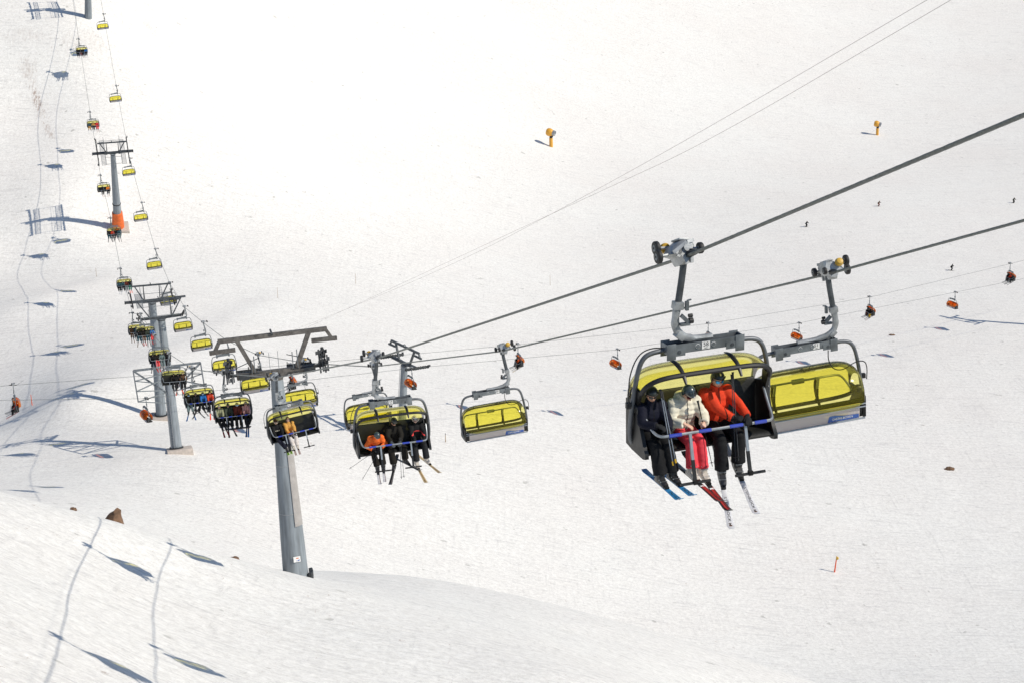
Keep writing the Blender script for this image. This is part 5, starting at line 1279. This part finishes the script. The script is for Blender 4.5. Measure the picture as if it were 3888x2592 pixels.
t5, H5 = tw('tower trunk rising out of the picture at the top left corner', (-84.9, 392.0, -49.4), (-86.6, 395.0), arm=7.4, gan=(5.3, 2.2), r0=.8, r1=.44, z_rope=.45, Ln=6, n=10, pitch=(20, 20), catwalk=6, opts=())
ob = V3((-15.9, 242.6, gz(-15.9, 242.6)-.5))
lift_tower('tower of the crossing lift with angled gantry, behind the chair numbered 59', ob, (-14.9, 242.9, -86.2), R_(-52), 6.0, 5.6, (6.6, 2.3), .62, .46, 'towers of the orange chair lift', Ln=4, n=10, pitch=(-2, -2), opts=('stub', 'ladder'))
ob2 = V3((102.5, 336.4, gz(102.5, 336.4)-.5))
lift_tower('tower of the crossing lift just outside the right edge, its shadow on the snow', ob2, (102.2, 336.2, -102.4), R_(-52), 6.0, 5.6, (6.6, 2.3), .62, .46, 'towers of the orange chair lift', Ln=4, n=10, pitch=(0, 0), opts=('stub',))

# ---------------------------------------------------------------- things on the snow
snow_gun('yellow fan snow gun at the upper centre of the slope', (12.04, 480.2, gz(12.04, 480.2)), 1.04, R_(68))
snow_gun('yellow fan snow gun at the upper right of the slope', (108.96, 536.5, gz(108.96, 536.5)), .90, R_(72))
RK = None
def rk(label, x, y, dz, s, seed): rock(label, (x, y, gz(x, y)+dz), s, RK, seed)
pointed_rock('brown pointed rock on the crest at the lower left', (-21.75, 92.6, gz(-21.75, 92.6)+.12))
rk('tiny dark stone left of the pointed rock', -23.3, 90.2, .05, (.18, .15, .14), 2)
rk('flat brown stone left of the nearest tower foot', -16.7, 99.6, .02, (.32, .22, .15), 3)
rk('dark stone lying alone on the slope at the right', 64.6, 257.4, .05, (.7, .4, .32), 4)
rk('very small dark stone below the orange chair with yellow trousers', 70.6, 328.6, .0, (.6, .4, .2), 5)
marker_pole('orange red marker pole with a yellow head standing in the lower right', (40.47, 217.8, gz(40.47, 217.8)), 2.3, 6, [M['pole_o'], M['yel']], .10, kind='flagged')
marker_pole('orange red marker pole beside the leftmost orange chair', (-69.3, 252.4, gz(-69.3, 252.4)), 1.6, 0, [M['pole_o'], M['pole_o']], .07)
for lab, x, y, h in (('thin wooden pole on the snow bank left of the twin towers', -73.5, 319.6, 1.6), ('thin wooden pole on the snow bank above the nearest gantry', -41.0, 315.1, 1.9), ('thin wooden pole right of the snow bank end', -28.6, 332.3, 2.0), ('thin wooden pole left of the chair numbered 58 grip', 8.0, 356.8, 2.1), ('short dark stake right of the chair numbered 59', -9.8, 243.7, 1.3)):
    marker_pole(lab, (x, y, gz(x, y)), h, 1, [M['wood'], M['wood'] if 'stake' not in lab else M['dark']], .035 if 'stake' not in lab else .06)
SK = {'a': dict(k=1.0, hip=(0, .10, .80), lean=38, head=(-20, 0, 0), hands={-1: (-.32, -.42, .92), 1: (.32, -.42, .92)}, knees={-1: (-.12, -.18, .46), 1: (.12, -.18, .46)}, ankles={-1: (-.12, .02, .13), 1: (.12, .02, .13)}, feet={-1: (0, 4), 1: (0, 4)})}
for lab, x, y, yaw, mats in (('skier in black gliding down between the two near cables', 69.7, 421.8, 35, mk('charcoal', 'charcoal', 'helm_k', 'ski_grey')), ('skier in a rust red suit at the right of the slope', 91.7, 447.3, 50, mk('brownc', 'maroon', 'helm_b', 'ski_grey')), ('skier in dark clothes at the right edge of the picture', 127.6, 456.2, 20, mk('camo', 'brownblack', 'helm_k', 'ski_grey')), ('skier in black crouching near the second near cable at right', 94.7, 383.5, 60, mk('black', 'charcoal', 'helm_k', 'ski_black'))):
    tiny_person('ski', SK['a'], mats, lab, 'skiers on the piste', Matrix.Translation((x, y, gz(x, y)+.02)) @ Matrix.Rotation(R_(yaw), 4, 'Z'))
